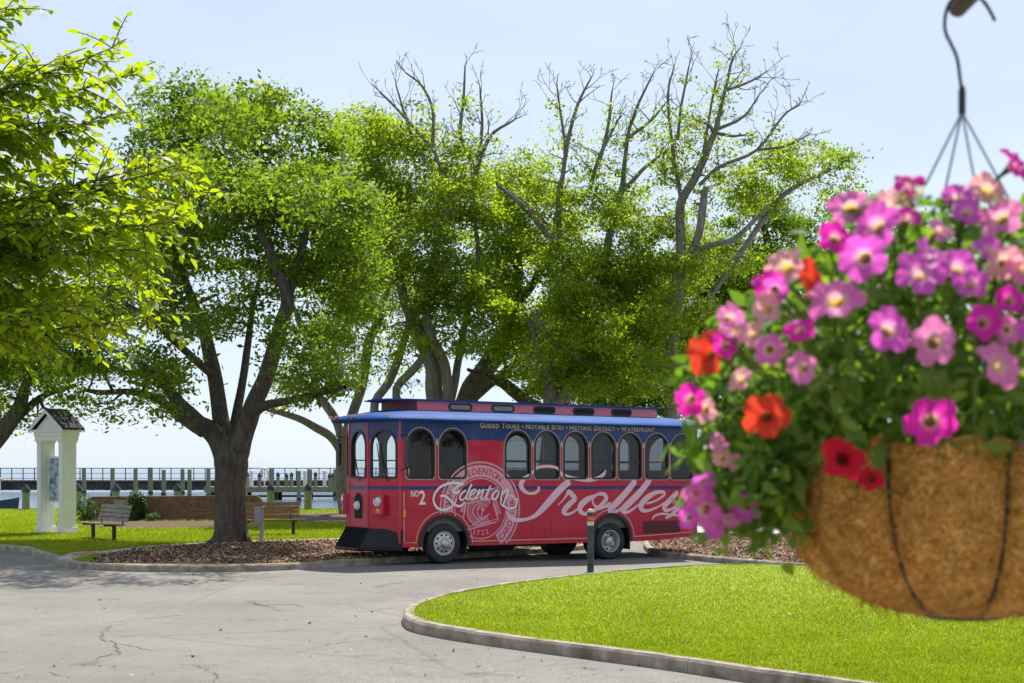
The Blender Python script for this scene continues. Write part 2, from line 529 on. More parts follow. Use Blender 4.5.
sheet('path_ramp', ramp_pts, 0.127, M['concrete'])
sheet('path_tactile_paving', xy([(74, 557), (97, 553.6), (94, 551.4), (71, 554)], 0.12), 0.131, M['tactile'])
ring_poly = xy([(276, 520), (300, 522.5), (345, 523), (390, 521), (395, 515), (345, 512.5), (290, 514)], 0.12)
sheet('mulch_ring', ring_poly, 0.118, M['mulch'])
strip_poly = xy([(84, 527), (130, 528.5), (200, 528), (264, 526), (262, 521), (90, 521)], 0.12)
sheet('mulch_strip', strip_poly, 0.118, M['mulch'])

# right bed, parking lot and lawn behind
rk = smooth_xy(xy([(652, 533), (644, 540), (645, 546), (656, 551), (690, 555), (740, 559.5), (815, 565.5), (900, 573), (1100, 592), (1300, 612)], 0.12), 6)
kerb('kerb', rk, 1)
re_ = offset_line(rk, 0.155)
bk = xy([(1300, 540), (1024, 536), (800, 534.5), (660, 533.5)], 0.12)
mulch_r = sheet('mulch_bed', re_ + bk, 0.118, M['mulch'])
lot = [tuple(gp(600, 534)[:2]), tuple(gp(660, 533.5)[:2])] + xy([(800, 534.3), (1024, 535.8), (1500, 544)]) + [(90, 40), (90, 58), (3, 58)]
sheet('parking_lot', lot, 0.006, M['pavement'])
sheet('lawn', [(2.5, 57.8), (120, 57.8), (120, shore_y), (2.5, shore_y)], 0.1, M['lawn'])

# island in front
ik = smooth_xy(xy([(1900, 770), (1250, 724), (1000, 703), (846, 683), (748, 670), (655, 656.5), (545, 642.5), (470, 632.5), (430, 626), (410, 621), (402.5, 615), (405, 608), (417, 602), (443, 594.5), (480, 587.5), (530, 580.5), (590, 573.5), (650, 568.5), (722, 564.5), (815, 565.8), (950, 572), (1200, 590), (1500, 612)], 0.12), 6)
kerb('kerb', ik, -1, top=0.14, seg=2.6)
ie = offset_line(ik, -0.15)
island = sheet('lawn', ie, 0.125, M['lawn'])

# bulkhead at the shore
mb = MB(); mb.box((0, shore_y + 0.1, -0.5), (320, 0.24, 1.3))
tag(mb.build('seawall', M['dark_timber']), kind='structure')

# road cracks and patch (marks in the asphalt)
def ribbon(mb, line, w, dz):
    P = [gp(px, py) for px, py in line]
    pts = [P[0]]
    for a, b in zip(P[:-1], P[1:]):
        n = max(2, int((b - a).length / 0.09))
        for i in range(1, n + 1):
            q = a.lerp(b, i / n)
            q.x += random.gauss(0, 0.022); q.y += random.gauss(0, 0.05)
            pts.append(q)
    vs = []
    for i, p in enumerate(pts):
        t = (pts[min(i + 1, len(pts) - 1)] - pts[max(i - 1, 0)]); t.z = 0; t.normalize()
        ww = w * .62 * random.uniform(0.1, 1.5) * (0.3 + 0.7 * math.sin(PI * min(1, max(0.08, i / len(pts)))))
        for sgn in (-1, 1):
            x, y = p.x - t.y * ww * sgn, p.y + t.x * ww * sgn
            vs.append((x, y, g(x) + dz))
    mb.add(vs, [(2 * i, 2 * i + 1, 2 * i + 3, 2 * i + 2) for i in range(len(pts) - 1)])
mb = MB()
C7 = lambda L: [(x / 2.438, 520 + y / 2.438) for x, y in L]
for L, w in (([(243, 262), (272, 258), (240, 285), (278, 300), (290, 325), (240, 335), (225, 350), (190, 357)], 0.02),
             ([(285, 300), (330, 312), (372, 318)], 0.013), ([(270, 330), (310, 330)], 0.012),
             ([(605, 197), (625, 205), (660, 215), (690, 222)], 0.03), ([(615, 203), (650, 208), (700, 205), (745, 212)], 0.016), ([(690, 222), (740, 224)], 0.012),
             ([(600, 218), (440, 232), (330, 243), (190, 262), (0, 262)], 0.012), ([(440, 352), (530, 355), (600, 345)], 0.012), ([(480, 350), (520, 375), (530, 397)], 0.018),
             ([(890, 165), (930, 160), (980, 152)], 0.03), ([(700, 330), (820, 300), (960, 285)], 0.01), ([(0, 375), (60, 365)], 0.015), ([(120, 372), (170, 386)], 0.014),
             ([(800, 210), (900, 225), (1000, 205)], 0.009)):
    ribbon(mb, C7(L), w, 0.004)
cr = mb.build('crack', M['crack'], road)
mb = MB()
mb.add([(p[0], p[1], g(p[0]) + 0.003) for p in xy([(8, 590), (40, 586), (75, 584.5), (94, 587), (80, 590.5), (40, 592.5)])], [(0, 1, 2, 3, 4, 5)])
mb.build('asphalt_patch', M['patch'], road)

# grass blades and mulch chips
def blades(name, poly, n, hmin, hmax, z0, wfac=1.0, ymax=None, near_bias=True, holes=()):
    xs = [p[0] for p in poly]; ys = [p[1] for p in poly]
    X, Y = [], []
    got = 0
    while got < n:
        y = RNG.uniform(0, 1, n * 3)
        y0, y1 = max(min(ys), 9), min(max(ys), ymax or 1e9)
        yy = 1 / (1 / y0 + (1 / y1 - 1 / y0) * y) if near_bias else y0 + (y1 - y0) * y
        xx = RNG.uniform(-0.42, 0.42, n * 3) * yy
        ok = pip(poly, xx, yy)
        for h_ in holes: ok &= ~pip(h_, xx, yy)
        X.append(xx[ok]); Y.append(yy[ok]); got += ok.sum()
        if ok.sum() == 0: break
    X = np.concatenate(X)[:n]; Y = np.concatenate(Y)[:n]
    n = len(X)
    gz = -0.08 * (lambda t: t * t * (3 - 2 * t))(np.clip((X + 2.5) / 6, 0, 1)) + z0
    h = RNG.uniform(hmin, hmax, n); a = RNG.uniform(0, 2 * PI, n)
    w = h * 0.16 * wfac
    lx, ly = RNG.normal(0, 0.4, n) * h, RNG.normal(0, 0.4, n) * h
    V = np.zeros((n, 3, 3))
    V[:, 0] = np.stack([X - np.cos(a) * w, Y - np.sin(a) * w, gz], 1)
    V[:, 1] = np.stack([X + np.cos(a) * w, Y + np.sin(a) * w, gz], 1)
    V[:, 2] = np.stack([X + lx, Y + ly, gz + h], 1)
    return tag(np_mesh(name, V, 3, M['blade']), kind='stuff')
tag(blades('grass', offset_line(ik, -0.10), 210000, 0.015, 0.045, 0.122, 1.4), 'short bright grass on the kerbed island in front of the trolley', 'grass')
lawn_vis = [p for p in lawn_edge] + [(5, shore_y - 0.3), (-60, shore_y - 0.3)]
tag(blades('grass', lawn_poly, 130000, 0.04, 0.09, 0.108, 1.6, ymax=shore_y - 0.3, holes=(mulch_poly, path_front + path_back[::-1], ramp_pts, ring_poly, strip_poly)), 'lawn grass in dappled shade between road and water', 'grass')

def chips(name, poly, n, z0, label, ymin, ymax):
    yy = RNG.uniform(ymin, ymax, n * 4); xx = RNG.uniform(-0.42, 0.42, n * 4) * yy
    ok = pip(poly, xx, yy); X, Y = xx[ok][:n], yy[ok][:n]; n = len(X)
    gz = -0.08 * (lambda t: t * t * (3 - 2 * t))(np.clip((X + 2.5) / 6, 0, 1)) + z0 + RNG.uniform(0.0, 0.035, n)
    P = np.stack([X, Y, gz], 1)
    a = RNG.uniform(0, 2 * PI, n); L = RNG.uniform(0.012, 0.045, n); W = L * RNG.uniform(0.25, 0.5, n)
    u = np.stack([np.cos(a), np.sin(a), RNG.normal(0, 0.35, n)], 1); w = np.stack([-np.sin(a), np.cos(a), RNG.normal(0, 0.5, n)], 1)
    V = np.stack([P + u * L[:, None] + w * W[:, None], P - u * L[:, None] + w * W[:, None], P - u * L[:, None] - w * W[:, None], P + u * L[:, None] - w * W[:, None]], 1)
    tag(np_mesh(name, V, 4, M['chip']), label, 'mulch', kind='stuff')
chips('mulch_chips', mulch_poly, 42000, 0.125, 'brown bark chips around the big oak along the kerb', 28, 41)
chips('mulch_chips', re_ + bk, 34000, 0.118, 'sunlit tan bark chips in the bed right of the trolley', 27, 45)

# a few dry leaves blown over road and lawn
n_dl = 260
yy = 1 / RNG.uniform(1 / 34, 1 / 13.5, n_dl); xx = RNG.uniform(-.4, .4, n_dl) * yy
zz_ = np.array([g(a) for a in xx]) + np.where(pip(ie, xx, yy), .165, .012)
a_ = RNG.uniform(0, 2 * PI, n_dl); L_ = RNG.uniform(.015, .035, n_dl)
P_ = np.stack([xx, yy, zz_], 1); u_ = np.stack([np.cos(a_), np.sin(a_), RNG.normal(0, .3, n_dl)], 1) * L_[:, None]; w_ = np.stack([-np.sin(a_), np.cos(a_), RNG.normal(0, .4, n_dl)], 1) * L_[:, None] * .5
tag(np_mesh('fallen_leaves', np.stack([P_ - u_, P_ + w_, P_ + u_, P_ - w_], 1), 4, M['chip']), 'scattered dry brown leaves on the road and the island lawn', 'leaves', kind='stuff')

# ------------------------------------------------------------------ trees
def leaf_quads(P, size, up=0.6, droop=0.0, aspect=0.5, lean=0.0):
    n = len(P)
    N = RNG.normal(0, .8, (n, 3)); N[:, 2] = np.abs(N[:, 2]) + up
    N = N + lean
    N /= np.linalg.norm(N, axis=1)[:, None]
    U = RNG.normal(0, 1, (n, 3)); U[:, 2] -= droop
    U -= N * (U * N).sum(1)[:, None]
    U /= np.linalg.norm(U, axis=1)[:, None] + 1e-9
    W = np.cross(N, U)
    L = (size * RNG.uniform(0.6, 1.6, n))[:, None]
    return np.stack([P - U * L * 0.5, P + W * L * aspect * 0.5 + U * L * 0.05, P + U * L * 0.5, P - W * L * aspect * 0.5 + U * L * 0.05], 1)

def limb_pts(D, spec, k=5, wob=0.06):
    """spec rows: (px, py, depth offset, width in px)"""
    out = []
    for r in catmull([(*at(px, py, D + dd), w / 2 * D / F) for px, py, dd, w in spec], k):
        out.append((Vector(r[:3]), max(0.012, r[3])))
    for i in range(1, len(out) - 1):
        p, r = out[i]
        p += Vector((noise.noise(p * 1.3), noise.noise(p * 1.3 + Vector((9, 0, 0))), noise.noise(p * 1.3 + Vector((0, 9, 0))))) * min(wob * 4, r * 0.28)
    return out

def dead(mb, p, d, L, r, depth, skel=None):
    """a bare limb that forks into kinked twigs"""
    n = max(4, int(L / 0.28))
    pts, rad = [p.copy()], [r]
    q = p.copy(); dd = d.normalized()
    for i in range(n):
        dd = (dd + Vector((random.gauss(0, .2), random.gauss(0, .2), random.gauss(0.05, .17)))).normalized()
        q = q + dd * (L / n)
        pts.append(q.copy()); rad.append(r * (1 - 0.75 * (i + 1) / n))
        if depth > 0 and i > 0 and random.random() < 0.66:
            s = (dd + Vector((random.gauss(0, .8), random.gauss(0, .8), random.gauss(.15, .6)))).normalized()
            dead(mb, q.copy(), s, L * random.uniform(.25, .55), rad[-1] * .65, depth - 1)
    mb.tube(pts, [max(.008, x) for x in rad], 5, caps=False)

def tree(name, label, base, D, limbs, blobs, leaf, bark, size, dens, group=None, bare=(), twig=0.55, sig=0.34, aspect=0.5, cap=None):
    loc = gp(*base, 0.12) if base[1] is not None else None
    root = empty(name, loc, 0, label, 'tree', group)
    mb = MB()
    skel, srad, tufts = [], [], []
    for spec in limbs:
        L = limb_pts(D, spec)
        n = 14 if L[0][1] > 0.2 else 8
        mb.tube([p for p, r in L], [r for p, r in L], n, caps=False)
        for p, r in L:
            if p.z > 1.6: skel.append(np.array(p)); srad.append(r)
    for spec in bare:
        L = [(p, max(.012, r * .78)) for p, r in limb_pts(D, spec, 4, 0.1)]
        mb.tube([p for p, r in L], [r for p, r in L], 6, caps=False)
        for i in range(2, len(L), 2):
            p, r = L[i]
            d = (L[min(i + 1, len(L) - 1)][0] - L[i - 1][0]).normalized()
            s = (d * 0.8 + Vector((random.gauss(0, .75), random.gauss(0, .5), random.gauss(.2, .5))))
            dead(mb, p, s, random.uniform(.4, 1.25), max(.013, r * .5), 2)
            if random.random() < .6: dead(mb, p, d + Vector((random.gauss(0, .9), random.gauss(0, .7), random.gauss(.1, .5))), random.uniform(.4, 1.3), max(.012, r * .4), 2)
        dead(mb, L[-1][0], L[-1][0] - L[-2][0], random.uniform(.25, .55), max(.012, L[-1][1] * .8), 2)
        for p, r in L[:int(len(L) * .62)]:
            for _ in range(2):
                if random.random() < .6: tufts.append(np.array(p + Vector((random.gauss(0, .45), random.gauss(0, .45), random.gauss(.1, .35)))))
    # clumps of leaves spread through the crown
    C = []
    B2 = []
    for px, py, rx, ry, dd, rd, w in blobs:
        B2.append((px, py, rx * .8, ry * .8, dd, rd * .8, w * 1.0))
        for k in range(9):
            a = random.uniform(0, 2 * PI); e = random.uniform(-1, 1); f = random.uniform(.24, .42); q_ = math.sqrt(1 - e * e * .8)
            B2.append((px + rx * .84 * q_ * math.cos(a), py + ry * .84 * q_ * math.sin(a), rx * f, ry * f, dd + rd * .84 * e, rd * f, w * random.uniform(.5, 1.15)))
    for px, py, rx, ry, dd, rd, w in B2:
        c = np.array(at(px, py, D + dd)); k = (D + dd) / F
        rr = np.array([rx * k, rd, ry * k])
        n = int(dens * w * (rr[0] * rr[1] * rr[2]) ** 0.72 * 8.2)
        m = 0
        tries = 0
        while m < n and tries < n * 8:
            tries += 1
            v = RNG.normal(0, 1, 3); v /= np.linalg.norm(v)
            q = c + v * rr * RNG.uniform(0.12, 1.0) ** 0.5 * (1 + 0.22 * noise.noise(Vector(v * 2.3 + c)))
            if noise.noise(Vector(q * np.array([.55, .55, .9]))) + .5 * noise.noise(Vector(q * np.array([1.3, 1.3, 1.9]))) < -0.04: continue
            C.append(q); m += 1
    C = np.array(C + tufts)
    cnt = RNG.integers(16, 44, len(C))
    idx = np.repeat(np.arange(len(C)), cnt)
    sg = RNG.uniform(0.55, 1.3, len(C))[idx][:, None] * sig * .74
    P = C[idx] + RNG.normal(0, 1, (len(idx), 3)) * np.array([1, 1, .5]) * sg
    V = leaf_quads(P, size, 0.7, 0.35, aspect, RNG.normal(0, .8, (len(C), 3))[idx])
    # twigs: each clump joins the nearest wood
    order = np.argsort([min(np.linalg.norm(np.array(skel) - c, axis=1)) for c in C]) if skel else []
    NP = np.array(skel); NR = np.array(srad)
    cap = cap or 900
    NPl = np.zeros((len(NP) + len(C), 3)); NPl[:len(NP)] = NP; NRl = np.zeros(len(NP) + len(C)); NRl[:len(NP)] = NR
    m = len(NP)
    for o_, i in enumerate(order):
        if random.random() > twig or o_ > cap * 3: continue
        d = np.linalg.norm(NPl[:m] - C[i], axis=1) 
        j = int(np.argmin(d)); r0 = min(NRl[j] * 0.6, 0.07)
        if d[j] < 0.05: continue
        a, b = Vector(NPl[j]), Vector(C[i])
        mid = a.lerp(b, .5) + Vector((random.gauss(0, .1), random.gauss(0, .1), random.gauss(.04, .1))) * d[j]
        r1 = max(0.007, r0 * 0.5)
        mb.tube([a, a.lerp(mid, .6), mid, mid.lerp(b, .6), b], [max(r0, r1), r0 * .85 + .002, (r0 + r1) / 2 + .001, r1, r1 * .8], 4, caps=False)
        NPl[m] = C[i]; NRl[m] = r1; m += 1
    lv = Vector(loc)
    mb.build('trunk', bark, root, smooth=180, fix=False, xf=lambda p: tuple(Vector(p) - lv))
    np_mesh('crown', V, 4, leaf, root, loc)
    return root, len(V)

nleaf = 0
# big oak beside the kerb
r_, n_ = tree('oak_tree', 'big oak with a thick forked trunk in brown mulch left of the trolley', (229, 546), 36.0,
  [[(229, 551, 0, 56), (229.5, 545, 0, 42), (230, 536, 0, 35), (230, 510, 0, 31), (230, 482, 0, 31), (229, 462, 0, 34), (226, 448, 0.1, 27)],
   [(229, 470, 0, 26), (221, 448, .1, 22), (210, 432, 0, 20), (198, 423, -.3, 17), (179, 402, -.8, 13), (160, 380, -1.2, 9), (140, 362, -1.6, 6)],
   [(203, 432, 0, 12), (183, 419, .6, 10), (160, 400, 1.2, 9), (130, 392, 1.8, 7), (103, 393, 2.2, 6), (84, 390, 2.4, 4)],
   [(226, 455, 0, 24), (221, 425, .3, 18), (219, 399, .6, 16), (209, 350, 1, 14), (194, 304, 1.3, 10), (178, 262, 1.5, 8), (162, 215, 1.6, 5)],
   [(214, 375, .7, 9), (202, 366, .4, 8), (171, 338, -.4, 7), (150, 318, -1, 5), (120, 300, -1.6, 3)],
   [(232, 462, 0, 26), (240, 447, 0, 23), (255, 403, -.3, 18), (270, 365, -.6, 16), (281, 324, -.8, 14), (287, 298, -1, 12), (274, 262, -1.2, 9), (262, 235, -1.4, 8), (248, 205, -1.5, 6), (235, 175, -1.6, 4)],
   [(287, 300, -1, 10), (299, 262, -.6, 8), (305, 236, -.4, 7), (318, 200, 0, 5), (330, 165, .4, 3)],
   [(257, 410, -.3, 11), (272, 404, -1, 9), (300, 398, -2, 7), (327, 391, -3, 6), (345, 387, -3.5, 4)],
   [(231, 455, .2, 14), (240, 395, 1, 9), (247, 353, 1.6, 8), (252, 310, 2, 6), (262, 270, 2.4, 4)],
   [(178, 262, 1.5, 6), (200, 205, 1.3, 6), (194, 160, 1.2, 5), (191, 125, 1.1, 3)],
   [(240, 210, -1.4, 5), (229, 182, -1, 6), (222, 158, -.8, 5), (212, 142, -.7, 3)]],
  [(178, 112, 58, 42, 0, 2.2, 1), (240, 112, 62, 40, .6, 2.4, 1), (305, 150, 62, 45, 0, 2.4, 1.1), (160, 165, 50, 45, -.5, 2, .9), (235, 185, 80, 45, -1, 2.6, 1.05),
   (320, 215, 70, 50, -.6, 2.6, 1.1), (150, 235, 62, 50, .6, 2.2, 1), (250, 255, 75, 42, .6, 2.6, .9), (338, 280, 55, 38, 0, 2.2, .95), (120, 300, 62, 45, 0, 2.2, 1),
   (190, 310, 55, 38, -1.2, 1.8, .8), (255, 315, 50, 35, 1.3, 1.6, .7), (300, 340, 50, 28, -2.2, 1.5, .8), (125, 365, 60, 32, .8, 2, .85), (175, 365, 40, 30, -1.4, 1.4, .6), (150, 405, 45, 20, .6, 1.6, .4),
   (310, 385, 48, 20, -2.6, 1.2, .9), (75, 330, 55, 45, 1, 2, .9), (90, 385, 40, 28, 2.2, 1.2, .6), (355, 240, 40, 45, 1, 2, .9),
   (180, 190, 70, 36, -5.6, 2, .42), (290, 205, 60, 34, -5.8, 2, .42), (115, 262, 50, 34, -4.8, 2, .42), (215, 125, 70, 36, -3.8, 2, .42), (330, 190, 42, 36, -3.6, 1.6, .42),
   (110, 408, 30, 22, .8, 1.2, .6), (165, 395, 26, 26, -1.6, 1, .5), (185, 420, 18, 14, .4, .8, .35), (285, 388, 26, 13, -2, .9, .7), (335, 372, 32, 18, -3, 1, .7), (230, 200, 80, 60, 3.6, 2.2, .7), (330, 240, 60, 50, 3.6, 2.2, .7), (140, 230, 60, 55, 3.6, 2.2, .7)],
  M['leaf_oak'], M['bark'], 0.125, 5.6)
nleaf += n_
for (x_, y_), a_, lb in (((33, 14), 40, 'oak right of the road, beyond the frame edge'), ((44, 0), 150, 'farther unseen oak added for reflections, right of the road, beyond the frame edge'), ((44, 27), 260, 'unseen oak added for reflections at the far right of the parking lot, beyond the frame edge')):
    c_ = copy_tree(r_); c_.location = (x_, y_, g(x_)); c_.rotation_euler = (0, 0, R(a_)); c_['label'] = lb  # unseen oak copies, added only for trolley glass and paint to reflect
tree('oak_tree', 'dark oak leaning in from the left edge above the white kiosk', (-70, 540), 41,
  [[(-70, 546, 0, 50), (-66, 520, 0, 34), (-50, 480, 0, 28), (-22, 455, 0, 22), (2, 432, 0, 18), (18, 408, 0, 14), (28, 380, 0, 9), (40, 350, 0, 6)],
   [(5, 430, 0, 10), (40, 398, .8, 7), (75, 385, 1.4, 4)], [(-30, 460, 0, 16), (-40, 400, 0, 12), (-30, 340, 0, 8), (-20, 290, 0, 5)]],
  [(20, 380, 60, 40, 0, 2.4, 1.1), (30, 330, 70, 45, 1, 2.6, 1.1), (-50, 330, 70, 60, 0, 3, .7), (10, 420, 40, 16, .4, 1.2, .5), (-40, 240, 70, 60, 1, 3, .6), (50, 270, 50, 50, 2, 2.4, .9), (70, 410, 34, 18, 1, 1, .5)],
  M['leaf_oak'], M['bark'], 0.125, 5.2)
# slender arching tree just beyond the trolley's nose
tree('oak_tree', 'slender tree with an arching low limb just left of the trolley nose', (345, 516), 58,
  [[(346, 519, 0, 20), (345, 513, 0, 13), (342, 490, 0, 11), (342, 465, 0, 11), (342, 450, 0, 11)],
   [(342, 455, 0, 9), (335, 442, -.2, 9), (322, 431, -.5, 9), (297, 418, -1, 7), (270, 410, -1.4, 5), (250, 405, -1.6, 3)],
   [(342, 452, 0, 10), (340, 430, .2, 9), (330, 410, .5, 9), (316, 394, .8, 8), (300, 380, 1, 5)],
   [(342, 450, 0, 10), (350, 420, 0, 10), (362, 385, .3, 10), (368, 345, .4, 10), (378, 322, .5, 9), (390, 280, .6, 6), (398, 235, .7, 4)],
   [(318, 396, .8, 7), (312, 350, .8, 6), (300, 326, .8, 5), (292, 300, 1, 3)]],
  [(310, 375, 42, 22, 0, 2, .6), (350, 350, 40, 25, .4, 2, .45), (330, 310, 45, 35, 1, 2.2, .7), (375, 295, 45, 40, .4, 2.4, .7), (290, 405, 34, 9, -1, 1.2, .5), (395, 235, 42, 45, 1, 2.6, .8), (335, 345, 46, 24, -2, 1.6, .8), (300, 380, 34, 13, -1.6, 1.2, .6), (372, 365, 30, 16, -1.6, 1.2, .5)],
  M['leaf_light'], M['bark_grey'], 0.14, 4.2, sig=.4)
# twin trunked oak behind the trolley
tree('oak_tree', 'oak with two heavy upright trunks and dead top twigs behind the trolley front', (440, 521), 53,
  [[(440, 524, 0, 46), (438, 505, 0, 34), (437, 450, 0, 24), (435, 397, 0, 18), (432, 366, 0, 17), (419, 334, 0, 15), (405, 300, 0, 11), (395, 260, 0, 8), (385, 215, 0, 5)],
   [(440, 500, 0, 16), (449, 440, -.4, 13), (448, 397, -.5, 11), (444, 362, -.6, 10), (428, 326, -.8, 9), (430, 280, -.9, 8), (440, 235, -1, 6), (452, 190, -1, 4)],
   [(437, 480, .3, 14), (405, 440, .6, 11), (374, 410, .8, 9), (392, 376, 1, 9), (405, 338, 1.2, 8), (418, 300, 1.3, 6)],
   [(437, 450, -.2, 9), (396, 397, -1, 8), (417, 366, -1.2, 8), (427, 352, -1.2, 5)],
   [(447, 420, 0, 9), (456, 375, .5, 8), (462, 340, .8, 7), (470, 300, 1, 6), (478, 255, 1, 5), (473, 210, 1, 4)]],
  [(365, 130, 40, 34, 0, 2.5, .9), (395, 165, 52, 42, 0, 3, 1), (440, 165, 26, 26, 0, 1.4, .6), (462, 105, 14, 18, .4, .9, .4), (478, 215, 30, 30, .6, 1.6, .8), (370, 210, 50, 42, .6, 3, 1), (420, 225, 55, 45, -1, 3, 1.05), (390, 275, 58, 40, -.6, 3, 1), (445, 285, 50, 38, 0, 2.8, 1), (455, 200, 38, 38, .6, 2.4, .8),
   (425, 325, 45, 20, -1, 2.2, .75), (480, 310, 38, 40, -.6, 2.4, .9), (350, 295, 40, 36, 0, 2.4, .8), (465, 160, 22, 22, 0, 1.4, .5), (385, 335, 30, 16, .5, 1.4, .4), (400, 365, 26, 12, .5, 1.2, .35), (418, 348, 34, 15, -2.2, 1.3, .6), (465, 330, 32, 22, -2, 1.4, .7), (405, 385, 20, 9, -1.6, .9, .4)],
  M['leaf_light'], M['bark_grey'], 0.135, 5.0, sig=.42,
  bare=[[(473, 205, 1, 7), (472, 163, 1, 6), (461, 137, 1, 5), (463, 103, 1, 4), (465, 66, 1, 2)], [(452, 190, -1, 6), (434, 150, -1, 5), (433, 112, -1, 4), (423, 87, -1, 3), (406, 73, -1, 2)],
        [(474, 180, 1, 6), (489, 138, 1, 5), (514, 120, 1, 2.5)], [(478, 160, 1, 5), (482, 125, 1, 4), (480, 87, 1, 2)], [(434, 150, -1, 5), (396, 108, -1, 3.5), (379, 91, -1, 2)], [(430, 170, -1, 5), (410, 130, -.5, 4), (396, 85, -.4, 2)]])
# leaning trunk tree
tree('oak_tree', 'oak with a thick trunk leaning right above the middle of the trolley roof', (452, 521), 57,
  [[(450, 526, 1, 46), (452, 500, 1, 36), (456, 450, 1, 28), (466, 400, .6, 22), (482, 373, .3, 21), (500, 342, 0, 18), (511, 313, 0, 14), (518, 280, 0, 11), (516, 235, 0, 8), (505, 195, 0, 5)],
   [(470, 400, .6, 10), (500, 375, 1.4, 9), (520, 360, 2, 6)],
   [(560, 420, -1.5, 12), (524, 400, -1.5, 12), (504, 384, -1.5, 11), (485, 377, -1.5, 7), (467, 369, -1.5, 3)],
   [(511, 313, 0, 9), (535, 280, -.6, 8), (553, 240, -.8, 7), (530, 210, -1, 6), (497, 184, -1, 4)]],
  [(510, 195, 45, 40, 0, 2.8, .9), (500, 250, 45, 42, -.6, 2.8, 1), (540, 280, 50, 42, .4, 3, 1), (505, 330, 34, 34, -1.4, 2, .6), (550, 215, 38, 34, 0, 2.4, .8), (530, 165, 28, 26, 0, 1.8, .6), (545, 335, 50, 34, 0.5, 2.6, .95), (540, 380, 34, 18, 1.4, 1.6, .7), (512, 368, 34, 16, -2.4, 1.3, .7), (545, 388, 30, 11, -2.4, 1, .8), (495, 300, 36, 28, -2, 1.6, .7)],
  M['leaf_light'], M['bark'], 0.14, 4.9, sig=.42)
# tree with the bare upper limbs
tree('oak_tree', 'half bare oak with grey dead limbs reaching up over the trolley middle', (552, 521), 52,
  [[(552, 525, 0, 40), (551, 500, 0, 26), (550, 440, 0, 17), (549, 400, 0, 13), (549, 372, 0, 12), (538, 348, 0, 9), (530, 320, 0, 6)],
   [(551, 430, 0, 12), (556, 400, .3, 12), (567, 380, .5, 11), (585, 360, .6, 9), (592, 320, .6, 9), (583, 290, .5, 9), (573, 268, .4, 8), (552, 239, .3, 7), (528, 210, .2, 6), (497, 184, .1, 3)],
   [(551, 410, -.6, 7), (597, 372, -1.2, 8), (555, 344, -1.4, 7), (533, 313, -1.4, 4)],
   [(590, 330, .6, 8), (602, 275, 1, 8), (612, 225, 1, 8), (622, 188, 1, 7)], [(560, 245, .3, 6), (558, 205, .3, 6), (562, 178, .3, 5)]],
  [(585, 215, 44, 32, .4, 2.6, .85), (620, 255, 48, 42, .6, 2.8, 1), (575, 265, 45, 40, -.8, 2.6, .9), (610, 310, 55, 40, -.8, 3, 1.05), (570, 330, 45, 36, .8, 2.4, .9), (600, 365, 60, 26, .6, 2.6, 1.05), (650, 300, 40, 40, .4, 2.6, .95), (550, 190, 30, 22, 0, 1.6, .6), (600, 175, 22, 18, .5, 1.2, .5), (625, 200, 26, 22, .8, 1.4, .7), (640, 350, 45, 34, -.6, 2.4, 1), (570, 385, 40, 18, .8, 2, .9), (595, 335, 42, 40, -2.2, 1.6, .9), (560, 300, 36, 30, -2, 1.4, .8), (540, 360, 30, 26, -2, 1.2, .6), (590, 384, 42, 14, -2.6, 1.2, 1), (635, 392, 40, 13, -2.2, 1.2, 1)],
  M['leaf_light'], M['bark_grey'], 0.13, 5.0, sig=.4,
  bare=[[(562, 180, .3, 6), (568, 140, .3, 5), (578, 104, .3, 4), (591, 78, .3, 2)], [(566, 150, .3, 4), (560, 110, .3, 3), (557, 87, .3, 2)], [(600, 160, .8, 5), (608, 125, .8, 4), (612, 91, .8, 2)],
        [(622, 188, 1, 7), (627, 142, 1, 5), (635, 112, 1, 4), (652, 76, 1, 2)], [(625, 140, 1, 5), (650, 121, 1, 4), (665, 104, 1, 2)], [(624, 189, 1, 6), (646, 167, 1, 5), (667, 150, 1, 3)], [(590, 190, .5, 6), (600, 155, .7, 5), (618, 120, .8, 3)]])
